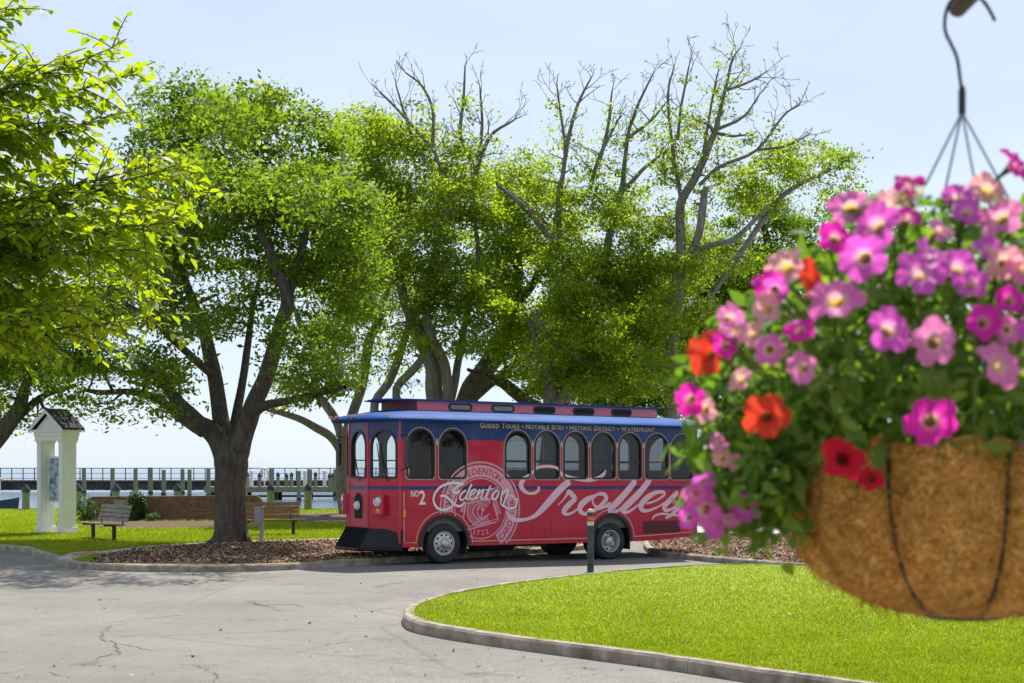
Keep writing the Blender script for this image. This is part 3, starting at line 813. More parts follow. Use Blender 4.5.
# forked dead-limbed tree
tree('oak_tree', 'tall grey tree with a bare forked crown behind the trolley rear', (672, 521), 50,
  [[(672, 525, 0, 34), (672, 500, 0, 22), (671, 420, 0, 16), (672, 360, 0, 14), (674, 316, 0, 14), (679, 278, 0, 14), (681, 262, 0, 12)],
   [(680, 270, 0, 11), (681, 240, 0, 10), (682, 201, 0, 9), (698, 172, 0, 8), (715, 133, 0, 6.5)],
   [(682, 266, -.3, 9), (698, 235, -.5, 8), (702, 210, -.6, 8), (706, 187, -.6, 6)],
   [(683, 266, -.2, 7), (702, 248, -.6, 6), (732, 240, -1, 5.5), (757, 218, -1.3, 4.5), (768, 205, -1.4, 3)],
   [(700, 318, .6, 6), (715, 290, .6, 6), (744, 248, .8, 6), (778, 201, .8, 5.5), (800, 184, .8, 4.5), (829, 171, .8, 3)],
   [(672, 380, 0, 8), (655, 375, .6, 7), (652, 330, .8, 5), (640, 300, .8, 3)]],
  [(690, 110, 20, 22, 0, 1.2, .55), (668, 165, 22, 30, .3, 1.3, .5), (690, 150, 22, 24, 0, 1.2, .4), (655, 215, 30, 22, .8, 1.8, .7), (690, 230, 34, 24, 1.2, 1.8, .7), (725, 190, 30, 22, .6, 1.6, .6), (705, 265, 50, 26, 1, 2.4, .85),
   (800, 165, 46, 20, .8, 2, .9), (838, 162, 22, 15, .8, 1.2, .8), (770, 175, 40, 20, .8, 1.6, .7), (845, 190, 20, 14, .8, 1, .7), (760, 200, 40, 22, 2, 2, .7), (660, 280, 40, 34, .6, 2.2, 1), (645, 255, 34, 30, .6, 2, .9), (668, 372, 42, 38, -2.6, 1.7, 1), (640, 330, 40, 34, -2.4, 1.6, .9), (700, 330, 44, 36, -1.6, 1.8, .8), (697, 205, 16, 14, .2, .8, .6), (730, 150, 18, 10, .2, .8, .4), (672, 120, 14, 16, .2, .8, .4)],
  M['leaf_light'], M['bark_grey'], 0.125, 5.2, sig=.36,
  bare=[[(715, 133, 0, 6), (725, 91, 0, 4.5), (732, 61, 0, 3), (740, 48, 0, 1.6)], [(716, 130, 0, 5), (744, 116, 0, 3.5), (759, 95, 0, 2)], [(725, 91, 0, 4), (749, 82, 0, 3), (766, 72, 0, 1.6)],
        [(699, 185, 0, 5), (719, 167, -.3, 5), (757, 150, -.5, 4), (783, 116, -.6, 3), (798, 106, -.6, 2)], [(757, 150, -.5, 4), (787, 146, -.5, 3), (806, 136, -.5, 2)],
        [(682, 205, 0, 6), (676, 170, .3, 5), (672, 146, .3, 4.5), (668, 95, .3, 3), (674, 66, .3, 1.6)], [(678, 140, .3, 4), (681, 108, .3, 3.5), (689, 66, .3, 2)], [(700, 172, .3, 4), (712, 100, .5, 3), (718, 72, .5, 1.6)]])
# full trees on the right and behind
tree('oak_tree', 'leafy spreading oak rising behind the petunias at the right', (800, 520), 60,
  [[(800, 524, 0, 44), (800, 480, 0, 28), (798, 420, 0, 24), (790, 350, 0, 20), (785, 300, 0, 14), (770, 250, 0, 9), (760, 215, 0, 5)], [(795, 380, 0, 14), (830, 300, 0, 10), (850, 240, 0, 6)], [(792, 370, 0, 12), (740, 330, 0, 9), (715, 300, 0, 5)]],
  [(730, 265, 55, 40, 0, 3, 1), (790, 250, 60, 42, 0, 3.2, 1), (845, 235, 45, 40, .6, 2.8, 1), (720, 330, 60, 42, -1, 3, 1.05), (790, 320, 65, 45, 0, 3.2, 1), (870, 300, 55, 50, .6, 3, .8), (740, 385, 55, 36, 0, 2.8, 1), (820, 390, 60, 40, 0, 3, .8), (765, 215, 34, 22, 0, 2, .7), (905, 250, 45, 40, 1, 2.6, .7), (880, 215, 26, 16, 1, 1.6, .7)],
  M['leaf_oak'], M['bark'], 0.15, 4.6, sig=.46)
tree('evergreen_tree', 'dense dark evergreen low behind the trolley middle', (600, 512), 61.5,
  [[(600, 515, 0, 36), (600, 470, 0, 26), (602, 400, 0, 18), (605, 350, 0, 12), (608, 300, 0, 6)], [(600, 440, 0, 14), (640, 390, 0, 9), (655, 350, 0, 5)], [(600, 450, 0, 14), (560, 400, 0, 9), (545, 360, 0, 5)]],
  [(585, 385, 60, 30, 0, 3.4, 1), (640, 395, 60, 30, 0, 3.4, 1), (610, 335, 70, 42, 0, 3.6, 1), (660, 345, 55, 40, .6, 3.2, 1), (560, 340, 45, 34, .6, 2.6, .8), (640, 290, 55, 40, .6, 3.2, .9)],
  M['leaf_dark'], M['bark'], 0.16, 3.2, sig=.5, twig=.3)
tree('evergreen_tree', 'dense dark evergreen behind the trolley rear window', (735, 512), 62.5,
  [[(735, 515, 0, 36), (735, 470, 0, 26), (732, 400, 0, 18), (728, 350, 0, 12), (724, 290, 0, 6)], [(735, 440, 0, 14), (770, 390, 0, 9), (790, 350, 0, 5)], [(735, 430, 0, 12), (705, 385, 0, 8), (690, 350, 0, 5)]],
  [(675, 385, 45, 32, 0, 3.2, 1), (735, 385, 60, 38, 0, 3.4, 1), (700, 325, 60, 45, 0, 3.6, 1), (760, 330, 60, 45, 0, 3.6, 1), (800, 400, 60, 60, 0, 3.4, .8), (720, 275, 50, 34, .6, 3, .9), (850, 380, 60, 70, 0, 3.4, .6)],
  M['leaf_dark'], M['bark'], 0.16, 3.2, sig=.5, twig=.3)

# near tree whose leafy sprays hang into the upper left
def near_tree():
    loc = Vector((-7.2, 10.5, g(-7))); root = empty('elm_tree', loc, 0, 'near tree with bright yellow-green leafy sprays across the upper left corner', 'tree')
    mb = MB()
    mb.tube([loc + Vector(v) for v in ((0, 0, -.1), (.02, 0, .6), (.1, .05, 2.2), (.3, .1, 3.6), (.6, .2, 5.2), (.8, .3, 6.6))], [.3, .22, .18, .15, .1, .05], 12, caps=False)
    tips = []
    # rows: start and end of each bough
    for (z0, px, py, D) in ((3.0, 145, 318, 10.2), (3.2, 188, 196, 10.6), (3.5, 172, 222, 9.6), (3.8, 130, 75, 10.8), (3.4, 120, 250, 9.8), (4.0, 112, 48, 10.2), (4.1, 60, 120, 10.0), (3.0, 80, 305, 9.4), (3.6, 150, 165, 10.2),
                            (2.9, 30, 312, 10.0), (3.3, 60, 290, 10.6), (3.9, 70, 160, 11.0), (4.4, 20, 70, 10.4), (4.7, 5, 10, 10.8), (3.1, 158, 282, 10.9), (3.7, 60, 220, 9.5), (2.8, 20, 325, 9.6), (3.5, 20, 200, 10.8), (4.2, 15, 130, 9.8), (3.3, 15, 260, 9.9), (3.7, 100, 120, 10.5), (3.2, 176, 168, 10.0), (3.4, 140, 225, 10.4)):
        a = loc + Vector((.1 + .12 * (z0 - 2), .1, z0 - .9)); b = at(px, py, D)
        mid = a.lerp(b, .55) + Vector((0, 0, .22 + random.uniform(-.1, .15)))
        P = [Vector(q) for q in catmull([tuple(a), tuple(mid), tuple(b)], 10)]
        mb.tube(P, [0.05 - .046 * i / (len(P) - 1) for i in range(len(P))], 6, caps=False)
        for i in range(4, len(P)):
            for _ in range(5 if i < 19 else 3):
                d = (P[i] - P[i - 1]).normalized()
                s = (d + Vector((random.gauss(0, .6), random.gauss(0, .8), random.gauss(-.05, .55)))).normalized()
                L = random.uniform(.2, .7) * (1.0 if i < 17 else .6)
                Q = [P[i] + s * L * t + Vector((0, 0, -.18 * L * t * t)) for t in (0, .25, .5, .75, 1)]
                mb.tube(Q, [.006, .005, .0045, .004, .003], 4, caps=False)
                tips.append(Q)
            tips.append([P[i - 1], P[i - 1].lerp(P[i], .5), P[i]])
    V = []
    for Q in tips:
        n = max(3, int((Q[-1] - Q[0]).length / .028))
        for k in range(n):
            t = (k + .5) / n * (len(Q) - 1); i = min(int(t), len(Q) - 2)
            p = Q[i].lerp(Q[i + 1], t - i)
            d = (Q[i + 1] - Q[i]).normalized()
            sd = d.cross(Vector((0, 0, 1))).normalized() * (1 if k % 2 else -1)
            u = (d * .5 + sd * .8 + Vector((random.gauss(0, .3), random.gauss(0, .3), -.28 + random.gauss(0, .38)))).normalized()
            nrm = (Vector((random.gauss(0, .35), random.gauss(0, .35), 1)) - u * u.z).normalized()
            w = nrm.cross(u).normalized()
            L = random.uniform(.06, .11); W = L * .3
            b = p + u * .012
            c = -nrm * L * .06
            pts = [b, b + u * L * .28 + w * W * .9 + c * -1, b + u * L * .62 + w * W * .75 + c * -1, b + u * L + c, b + u * L * .62 - w * W * .75 - c, b + u * L * .28 - w * W * .9 - c]
            V.append([tuple(q) for q in pts])
    V = np.array(V)
    mb.build('trunk', M['bark_thin'], root, smooth=180, fix=False, xf=lambda p: tuple(Vector(p) - loc))
    np_mesh('crown', V, 6, M['leaf_elm'], root, loc)
near_tree()

# ------------------------------------------------------------------ the trolley
K = 0.006                                  # the body sits slightly nose-up
TO = Vector((-2.288, 29.0, 0.0)); TA = R(33)
tax = Vector((math.cos(TA), math.sin(TA))); tnr = Vector((-math.sin(TA), math.cos(TA)))
trolley = empty('trolley', TO, TA, 'red and blue tour trolley bus with Edenton Trolley lettering parked along the kerb', 'trolley bus')
def shear(p): return (p[0], p[1], p[2] - K * p[0])
def side(px, py, t=0.0):                   # a point on the trolley's near side: length s and height z
    r = (px - 512) / F
    ox, oy = TO.x + tnr.x * t, TO.y + tnr.y * t
    s = (r * oy - ox) / (tax.x - r * tax.y)
    D = oy + tax.y * s
    return s, H + (HY - py) / F * D + K * s
LT, WT = 7.9, 2.4
ZB, ZE = 0.365, 3.0                         # skirt and eave heights

def livery():
    q = NT('trolley_paint')
    sx = q.n('SeparateXYZ'); q.l(q.coord('Object'), sx.inputs[0])
    z = q.math('ADD', sx.outputs['Z'], q.math('MULTIPLY', sx.outputs['X'], K))
    top = q.math('GREATER_THAN', z, 2.585)
    belt = q.math('MULTIPLY', q.math('GREATER_THAN', z, 1.545), q.math('LESS_THAN', z, 1.617))
    blue = q.math('MAXIMUM', top, belt)
    n = q.noise(1.6, q.coord('Object'), 4)
    red = q.ramp(n, [(0.3, (0.48, 0.008, 0.04)), (0.7, (0.55, 0.012, 0.05))])
    c = q.mix(blue, red, (0.004, 0.032, 0.17))
    dirt = q.math('MULTIPLY', q.ramp(q.noise(7, q.coord('Object', (1, 1, .45)), 6, .75), [(.5, (0, 0, 0)), (.72, (1, 1, 1))]), .22)
    c = q.mix(dirt, c, (.2, .15, .12))
    q.base(c); q.set(0.4, 0, 0.3, 0.4, 0.04)
    q.bump(q.noise(1.1, q.coord('Object'), 4), 0.2, 0.05)
    return q.m
M['livery'] = livery()
M['blue'] = mottled('blue_roof_paint', (0.008, 0.05, 0.21), (0.014, 0.085, 0.3), 1.2, 0.65, coat=0.0, spec=.12)
M['red'] = mottled('red_paint', (0.47, 0.01, 0.045), (0.54, 0.015, 0.055), 1.6, 0.4, coat=0.4)
M['pink_red'] = mottled('faded_red_paint', (0.66, 0.13, 0.2), (0.72, 0.17, 0.24), 2, 0.45, coat=0.5)
M['dark_red'] = mottled('dark_red_paint', (0.09, 0.008, 0.02), (0.13, 0.012, 0.03), 3, 0.5)
M['frame'] = mottled('window_rubber', (0.012, 0.014, 0.017), (0.022, 0.025, 0.03), 6, 0.45)
M['trim'] = mottled('pale_trim', (0.5, 0.38, 0.33), (0.58, 0.45, 0.4), 5, 0.5)
M['gold'] = mottled('gold_lettering', (0.62, 0.46, 0.26), (0.68, 0.52, 0.3), 8, 0.5)
M['white_vinyl'] = mottled('white_vinyl', (0.74, 0.74, 0.76), (0.8, 0.8, 0.82), 5, 0.45)
M['pink_vinyl'] = mottled('pale_pink_vinyl', (0.76, 0.47, 0.56), (0.8, 0.52, 0.6), 4, 0.5)
M['seal_pink'] = mottled('seal_pink_vinyl', (0.66, 0.3, 0.39), (0.7, 0.35, 0.44), 4, 0.5)
M['tyre'] = mottled('tyre_rubber', (0.016, 0.017, 0.02), (0.035, 0.036, 0.038), 8, 0.8)
M['steel'] = mottled('wheel_steel', (0.48, 0.47, 0.46), (0.62, 0.61, 0.6), 6, 0.35, metal=0.7)
M['chrome'] = mottled('chrome', (0.75, 0.74, 0.72), (0.85, 0.84, 0.82), 4, 0.12, metal=1.0)
M['dark_hole'] = mottled('dark_recess', (0.006, 0.006, 0.007), (0.012, 0.012, 0.012), 6, 0.8)
M['amber'] = mottled('amber_lens', (0.8, 0.22, 0.01), (0.85, 0.28, 0.02), 9, 0.25)
M['red_lens'] = mottled('red_lens', (0.5, 0.01, 0.01), (0.6, 0.02, 0.02), 9, 0.25)
M['lens'] = mottled('lamp_lens', (0.6, 0.62, 0.6), (0.75, 0.77, 0.75), 14, 0.08)
M['seat'] = mottled('brown_seat', (0.18, 0.08, 0.045), (0.3, 0.14, 0.08), 6, 0.6)
M['cabin'] = mottled('cabin_lining', (0.11, 0.1, 0.095), (0.17, 0.155, 0.145), 3, 0.8)
M['cabin_floor'] = mottled('cabin_floor', (0.03, 0.03, 0.03), (0.05, 0.05, 0.05), 5, 0.8)
def glass_mat(name, tint, gloss=1.0):
    q = NT(name)
    q.t.nodes.remove(q.b)
    tr = q.n('BsdfTransparent'); tr.inputs[0].default_value = (*tint, 1)
    gl = q.n('BsdfGlossy'); gl.inputs['Roughness'].default_value = 0.02; gl.inputs[0].default_value = (gloss, gloss, gloss, 1)
    lw = q.n('LayerWeight'); lw.inputs['Blend'].default_value = 0.5
    f_ = q.math('ADD', 0.045, q.math('MULTIPLY', q.math('POWER', lw.outputs['Facing'], 5.0), 0.9))
    ms = q.n('MixShader'); q.l(f_, ms.inputs[0]); q.l(tr.outputs[0], ms.inputs[1]); q.l(gl.outputs[0], ms.inputs[2])
    q.l(ms.outputs[0], q.out.inputs['Surface'])
    return q.m
M['tinted_glass'] = glass_mat('tinted_glass', (0.34, 0.37, 0.39), 1.0)
M['driver_glass'] = glass_mat('driver_glass', (0.4, 0.43, 0.44), .8)
M['clear_glass'] = glass_mat('clear_glass', (0.78, 0.84, 0.85))

def arch(w, z0, z1, r=0.09, n=14, off=0.0):
    """outline of an arched window centred on 0, grown by off"""
    h = w / 2 + off
    z0 -= off; z1 += off
    ry = min((z1 - z0) * 0.45, h * 1.05)
    r = r + off * 0.5
    P = []
    for k in range(5):
        a = PI + PI / 2 * k / 4; P.append((-h + r + r * math.cos(a), z0 + r + r * math.sin(a)))
    for k in range(5):
        a = 1.5 * PI + PI / 2 * k / 4; P.append((h - r + r * math.cos(a), z0 + r + r * math.sin(a)))
    for k in range(n + 1):
        a = PI * k / n; P.append((h * math.cos(a), z1 - ry + ry * math.sin(a)))
    return P

def panel(mb, org, u, outer, holes, depth=0.05, inward=None, mi=0):
    """flat wall with holes: org + u*a + z*b, with reveals going inward"""
    u = Vector(u); inward = Vector(inward)
    loops = [outer] + holes
    P3 = [[Vector((p[0], p[1], 0)) for p in L] for L in loops]
    flat = [p for L in loops for p in L]
    T = lambda p, d=0: Vector(org) + u * p[0] + Vector((0, 0, p[1])) + inward * d
    tri = tessellate_polygon(P3)
    mb.add([T(p) for p in flat], [tuple(t) for t in tri], mi)
    for L in holes:
        n = len(L)
        mb.add([T(p) for p in L] + [T(p, depth) for p in L], [(i, (i + 1) % n, n + (i + 1) % n, n + i) for i in range(n)], mi)

def ring(mb, org, u, inner, outer, d0, d1, inward, mi=0):
    u = Vector(u); inward = Vector(inward); n = len(inner)
    T = lambda p, d: Vector(org) + u * p[0] + Vector((0, 0, p[1])) + inward * d
    vs = [T(p, d0) for p in inner] + [T(p, d0) for p in outer] + [T(p, d1) for p in inner] + [T(p, d1) for p in outer]
    fs = []
    for i in range(n):
        j = (i + 1) % n
        fs += [(i, j, n + j, n + i), (2 * n + i, 3 * n + i, 3 * n + j, 2 * n + j), (n + i, n + j, 3 * n + j, 3 * n + i), (i, 2 * n + i, 2 * n + j, j)]
    mb.add(vs, fs, mi)

def window(name, org, u, inward, w, z0, z1, bar=None, glass='tinted_glass', trim=True, r=0.09):
    mb = MB()
    ring(mb, org, u, arch(w - 0.085, z0 + 0.042, z1 - 0.042, r * .7), arch(w, z0, z1, r), -0.014, 0.045, inward)
    if bar:
        c = Vector(org) + Vector(inward) * 0.02 + Vector((0, 0, bar))
        uu = Vector(u); a = math.atan2(uu.y, uu.x)
        mb.box(c, (w - 0.06, 0.03, 0.028), a)
    if trim:
        ring(mb, org, u, arch(w + 0.004, z0 - .002, z1 + .002, r), arch(w + 0.034, z0 - .017, z1 + .017, r), -0.006, 0.004, inward, 1)
    f = mb.build('side_window' if name == 'side_window' else name, [M['frame'], M['trim']], trolley, xf=shear)
    pb = MB()
    P = arch(w - 0.09, z0 + 0.045, z1 - 0.045, r * .7)
    T = lambda p: Vector(org) + Vector(u) * p[0] + Vector((0, 0, p[1])) + Vector(inward) * 0.028
    pb.add([T(p) for p in P], [tuple(t) for t in tessellate_polygon([[Vector((p[0], p[1], 0)) for p in P]])])
    pb.build('pane', M[glass], f, xf=shear)
    return f

wins = [(406.2, 434.9), (438.8, 466.6), (504.4, 531), (534, 559.7), (563, 588), (591, 615.7), (618, 642), (645, 668.6), (670.6, 693.8)]
wins = [(side(a, 460)[0], side(b, 460)[0]) for a, b in wins]
WZ0, WZ1 = 1.765, 2.822
wf_s = side(444.6, 544)[0]; wr_s = side(611.5, 540)[0]
RW = 0.42
def wall_outline():
    P = [(0, ZE), (0, ZB)]
    for cs, ra in ((wf_s, 0.57), (wr_s, 0.53)):
        cz = RW + K * cs
        a0 = math.asin(min(1, max(-1, (ZB - cz) / ra)))
        for k in range(19):
            a = PI - a0 - (PI - 2 * a0) * k / 18
            P.append((cs + ra * math.cos(a), cz + ra * math.sin(a)))
    P += [(6.7, ZB), (LT, ZB + 0.1), (LT, ZE)]
    return P
mb = MB()
holes = [[(p[0] + (a + b) / 2, p[1]) for p in arch(b - a, WZ0, WZ1)] for a, b in wins]
panel(mb, (0, 0, 0), (1, 0, 0), wall_outline(), holes, 0.05, (0, 1, 0))
panel(mb, (0, WT, 0), (1, 0, 0), wall_outline(), holes, 0.05, (0, -1, 0))
# rear wall with one wide window
panel(mb, (LT, WT / 2, 0), (0, 1, 0), [(-WT / 2, ZB + .1), (WT / 2, ZB + .1), (WT / 2, ZE), (-WT / 2, ZE)], [arch(1.3, WZ0, WZ1)], 0.05, (-1, 0, 0))
# faceted nose
NP_ = [(0, 0), (-0.33, 0.78), (-0.33, 1.62), (0, WT)]
nose_w = []
for (a, b) in zip(NP_[:-1], NP_[1:]):
    d = Vector((b[0] - a[0], b[1] - a[1], 0)); L = d.length; u = d / L; inw = Vector((u.y, -u.x, 0))
    if inw.x < 0: inw = -inw
    mid = (Vector((*a, 0)) + Vector((*b, 0))) / 2
    ww = L - 0.13
    panel(mb, mid, u, [(-L / 2, 0.45), (L / 2, 0.45), (L / 2, 2.96), (-L / 2, 2.96)], [arch(ww, 1.77, 2.79, .06)], 0.05, inw)
    nose_w.append((mid, u, inw, ww))
body = mb.build('body', M['livery'], trolley, fix=False, xf=shear)
for k, (a, b) in enumerate(wins):
    window('side_window', ((a + b) / 2, 0, 0), (1, 0, 0), (0, 1, 0), b - a, WZ0, WZ1, None if k == 0 else 2.16, 'driver_glass' if k < 2 else 'tinted_glass')
    window('side_window', ((a + b) / 2, WT, 0), (1, 0, 0), (0, -1, 0), b - a, WZ0, WZ1, 2.16, 'clear_glass' if k < 2 else ('driver_glass' if k in (2, 4, 8) else 'tinted_glass'))
window('rear_window', (LT, WT / 2, 0), (0, 1, 0), (-1, 0, 0), 1.3, WZ0, WZ1)
for mid, u, inw, ww in nose_w:
    window('windshield', mid, u, inw, ww, 1.77, 2.79, None, 'clear_glass', False, .06)
# gold finials between the arches
mb = MB()
for (a, b), (c, d) in zip(wins[:-1], wins[1:]):
    if c - b < 0.2:
        mb = MB()
        s = (b + c) / 2
        mb.prism([(-.028, 2.5), (0, 2.47), (.028, 2.5), (.014, 2.56), (0, 2.63), (-.014, 2.56)], 0.002, 0.012, Matrix.Translation((s, 0, 0)) @ Matrix(((1, 0, 0, 0), (0, 0, -1, 0), (0, 1, 0, 0), (0, 0, 0, 1))))
        mb.build('finial', M['trim'], trolley, xf=shear)
# corner posts and belt mouldings of the nose
mb = MB()
for p in NP_:
    mb.tube([(p[0], p[1], .45), (p[0], p[1], 2.95)], 0.022, 8)
mb.build('corner_post', M['red'], trolley, xf=shear)

# roof: eave ring lofted up to the clerestory
def roof_loft():
    plan = [(LT + .16, -.17), (4, -.17), (.1, -.17), (-.3, -.1), (-.62, .5), (-.72, 1.2), (-.62, 1.9), (-.3, 2.5), (.1, WT + .17), (4, WT + .17), (LT + .16, WT + .17), (LT + .3, 1.6), (LT + .32, 1.2), (LT + .3, .8)]
    def inset(d, z, fd=None):
        fd = fd or d
        out = []
        for s, t in plan:
            k = max(0, 1 - d / 1.37)
            tt = 1.2 + (t - 1.2) * k
            ss = s + (fd * (1.0 if s < 0.2 else 0) - d * 0.9 * (1 if s > 7 else 0))
            out.append((ss, tt, z))
        return out
    rings_ = [inset(0.05, 2.955), inset(0.0, 2.965), inset(-0.01, 3.0), inset(.03, 3.045), inset(.22, 3.11, .3), inset(.5, 3.18, .7), inset(.78, 3.22, 1.0)]
    n = len(plan)
    vs = [p for r in rings_ for p in r]
    fs = [(i * n + k, i * n + (k + 1) % n, (i + 1) * n + (k + 1) % n, (i + 1) * n + k) for i in range(len(rings_) - 1) for k in range(n)]
    fs.append(tuple((len(rings_) - 1) * n + k for k in range(n)))
    fs.append(tuple(range(n))[::-1])
    m = MB(); m.add(vs, fs)
    return m
roof_loft().build('roof', M['blue'], trolley, smooth=35, xf=shear)
# clerestory with rounded prow
CPL = [(7.1, .55), (.66, .55), (.42, .85), (.35, 1.2), (.42, 1.55), (.66, 1.85), (7.1, 1.85)]
mb = MB()
mb.prism(CPL, 3.19, 3.405)
mb.f = mb.f; 
cl = mb.build('clerestory', M['pink_red'], trolley, xf=shear)
mb = MB()
mb.prism([(7.2, .47), (.5, .47), (.05, .72), (-.08, 1.2), (.05, 1.68), (.5, 1.93), (7.2, 1.93)], 3.405, 3.425)
mb.prism([(7.16, .53), (.52, .53), (.12, .75), (0, 1.2), (.12, 1.65), (.52, 1.87), (7.16, 1.87)], 3.4255, 3.445)
mb.build('clerestory_cap', M['blue'], trolley, xf=shear)
mb = MB()
mb.prism([(.7, .535), (.655, .535), (.4, .84), (.33, 1.2), (.4, 1.56), (.655, 1.865), (.7, 1.865)], 3.21, 3.4)
mb.build('clerestory_front', M['dark_red'], cl, xf=shear)
def oval(w, h, n=10):
    r = h / 2; P = []
    for k in range(n + 1):
        a = -PI / 2 + PI * k / n; P.append((w / 2 - r + r * math.cos(a), r * math.sin(a)))
    for k in range(n + 1):
        a = PI / 2 + PI * k / n; P.append((-w / 2 + r + r * math.cos(a), r * math.sin(a)))
    return P
def oval_window(s, t, inw, k):
    m = MB()
    sh = lambda P: [(p[0], p[1] + 3.3) for p in P]
    ring(m, (s, t, 0), (1, 0, 0), sh(oval(.5, .095)), sh(oval(.6, .165)), -.014, .02, inw)
    f = m.build('clerestory_window', M['frame'], cl, xf=shear)
    m = MB(); P = sh(oval(.5, .095)); y = Vector(inw) * -.004
    m.add([(s + p[0], t + y.y, p[1]) for p in P], [tuple(range(len(P)))])
    m.build('clerestory_glass', M['lens_grey'] if k < 2 else M['dark_hole'], cl, xf=shear)
M['lens_grey'] = mottled('grey_glass', (0.2, 0.23, 0.25), (0.3, 0.33, 0.35), 3, 0.1)
for k, px in enumerate((460.3, 503, 544.3, 583.5, 621.3)):
    s = side(px, 406, .55)[0]
    oval_window(s, .55, (0, 1, 0), k); oval_window(s, 1.85, (0, -1, 0), k)
# orange marker lights along the front roof edge
for s, t in ((-.69, 1.55), (-.68, 1.0), (-.64, .8), (-.58, .6), (-.3, .06), (-.69, 1.85)):
    m = MB(); m.bbox((s + .03, t, 3.055), (.06, .11, .05), .015, 0)
    m.build('marker_light', M['amber'], trolley, xf=shear)
# side markers
m = MB(); a = side(403.6, 513.5); m.bbox((a[0] + .01, -.012, a[1]), (.07, .03, .15), .008); m.build('marker_light', M['amber'], trolley, xf=shear)
m = MB(); a = side(585.5, 533); m.bbox((a[0], -.012, a[1]), (.1, .03, .05), .01); m.build('marker_light', M['red_lens'], trolley, xf=shear)

# wheels
def wheel(s, t, near, front):
    root = empty('wheel', (s, t, 0))
    x, y = TO.x + tax.x * s + tnr.x * t, 0
    root.parent = trolley
    gz = 0.0 if front else -0.075
    root.location = (s, t, gz + RW)
    Mx = Matrix.Rotation(R(90 if near else -90), 4, 'X')    # local z points outward
    m = MB()
    dep = .24 if front else .52
    m.lathe([(.245, .0), (.29, .012), (.345, .022), (.385, .012), (.41, -.02), (.42, -.05), (.42, -dep + .05), (.405, -dep + .02), (.35, -dep), (.2, -dep)], 40, Mx)
    for k in range(0, 360, 6):
        a = R(k); m.box(Mx @ Vector((.4175 * math.cos(a), .4175 * math.sin(a), -.12)), (.012, .16, .02), M=Mx @ Matrix.Rotation(a, 4, 'Z') @ Matrix.Rotation(0, 4, 'X'))
    m.build('tyre', M['tyre'], root, smooth=35)
    m = MB()
    if front:
        m.lathe([(.252, -.005), (.25, .012), (.235, .012), (.22, -.01), (.205, -.012), (.12, .03), (.1, .035), (.095, .075), (.06, .11), (0.0, .118)], 40, Mx)
        for k in range(10):
            a = 2 * PI * k / 10
            c = Mx @ Vector((.172 * math.cos(a), .172 * math.sin(a), .006))
            m.lathe([(.0, .007), (.024, .004), (.024, -.01)], 14, Matrix.Translation(c) @ Mx, 1)
            c = Mx @ Vector((.125 * math.cos(a + .3), .125 * math.sin(a + .3), .03))
            m.lathe([(.014, -.01), (.014, .02), (.0, .022)], 6, Matrix.Translation(c) @ Mx)
    else:
        m.lathe([(.252, -.005), (.25, .012), (.235, .012), (.225, -.02), (.2, -.12), (.16, -.15), (.11, -.15), (.105, -.06), (.09, -.02), (.05, .0), (0, .004)], 40, Mx)
        for k in range(8):
            a = 2 * PI * k / 8
            c = Mx @ Vector((.18 * math.cos(a), .18 * math.sin(a), -.126))
            m.lathe([(.0, .006), (.022, .004), (.022, -.02)], 12, Matrix.Translation(c) @ Mx, 1)
    m.build('rim', [M['steel'], M['dark_hole']], root, smooth=35)
wheel(wf_s, .03, True, True); wheel(wf_s, WT - .03, False, True)
wheel(wr_s, .04, True, False); wheel(wr_s, WT - .04, False, False)
# fender flares round the arches and dark wheel wells
for cs, ra in ((wf_s, .57), (wr_s, .53)):
    m = MB(); n = 26
    cz = RW + K * cs
    a0 = math.asin((ZB - cz) / ra)
    prof = [(-.0, .0), (.0, -.035), (.055, -.045), (.075, -.03), (.075, .0)]
    vs = []
    for k in range(n + 1):
        a = PI - a0 - (PI - 2 * a0) * k / n
        for dr, y in prof: vs.append((cs + (ra - .04 + dr) * math.cos(a), y, cz + (ra - .04 + dr) * math.sin(a)))
    m.add(vs, [(k * 5 + q, k * 5 + q + 1, k * 5 + q + 6, k * 5 + q + 5) for k in range(n) for q in range(4)])
    m.build('wheel_arch', M['frame'], trolley, smooth=40, xf=shear)
    m = MB(); vs = []
    for k in range(n + 1):
        a = PI - a0 - (PI - 2 * a0) * k / n
        for y in (.002, .6): vs.append((cs + (ra + .01) * math.cos(a), y, cz + (ra + .01) * math.sin(a)))
    m.add(vs, [(2 * k, 2 * k + 1, 2 * k + 3, 2 * k + 2) for k in range(n)])
    m.add([vs[2 * k + 1] for k in range(n + 1)], [tuple(range(n + 1))])
    m.build('wheel_well', M['dark_hole'], trolley, xf=shear)
for s in (wf_s + .56, wr_s + .55):
    m = MB(); m.box((s, .2, .36), (.02, .32, .36)); m.build('mud_flap', M['frame'], trolley, xf=shear)
# floor, chassis, tanks
m = MB(); m.box((LT / 2, WT / 2, .62), (LT - .02, 1.16, .05)); m.build('cabin_floor', M['cabin_floor'], trolley, xf=shear)
m = MB()
m.box((4.0, .75, .5), (7.2, .12, .18)); m.box((4.0, 1.65, .5), (7.2, .12, .18)); m.box((3.2, 1.2, .42), (1.1, 1.7, .24)); m.box((wf_s, 1.2, .42), (.16, 1.4, .14)); m.box((wr_s, 1.2, .4), (.2, 1.1, .16)); m.lathe([(.0, -.5), (.2, -.5), (.2, .5), (0, .5)], 16, Matrix.Translation((2.5, .45, .42)) @ Matrix.Rotation(R(90), 4, 'Y'))
m.build('chassis', M['dark_hole'], trolley, xf=shear)
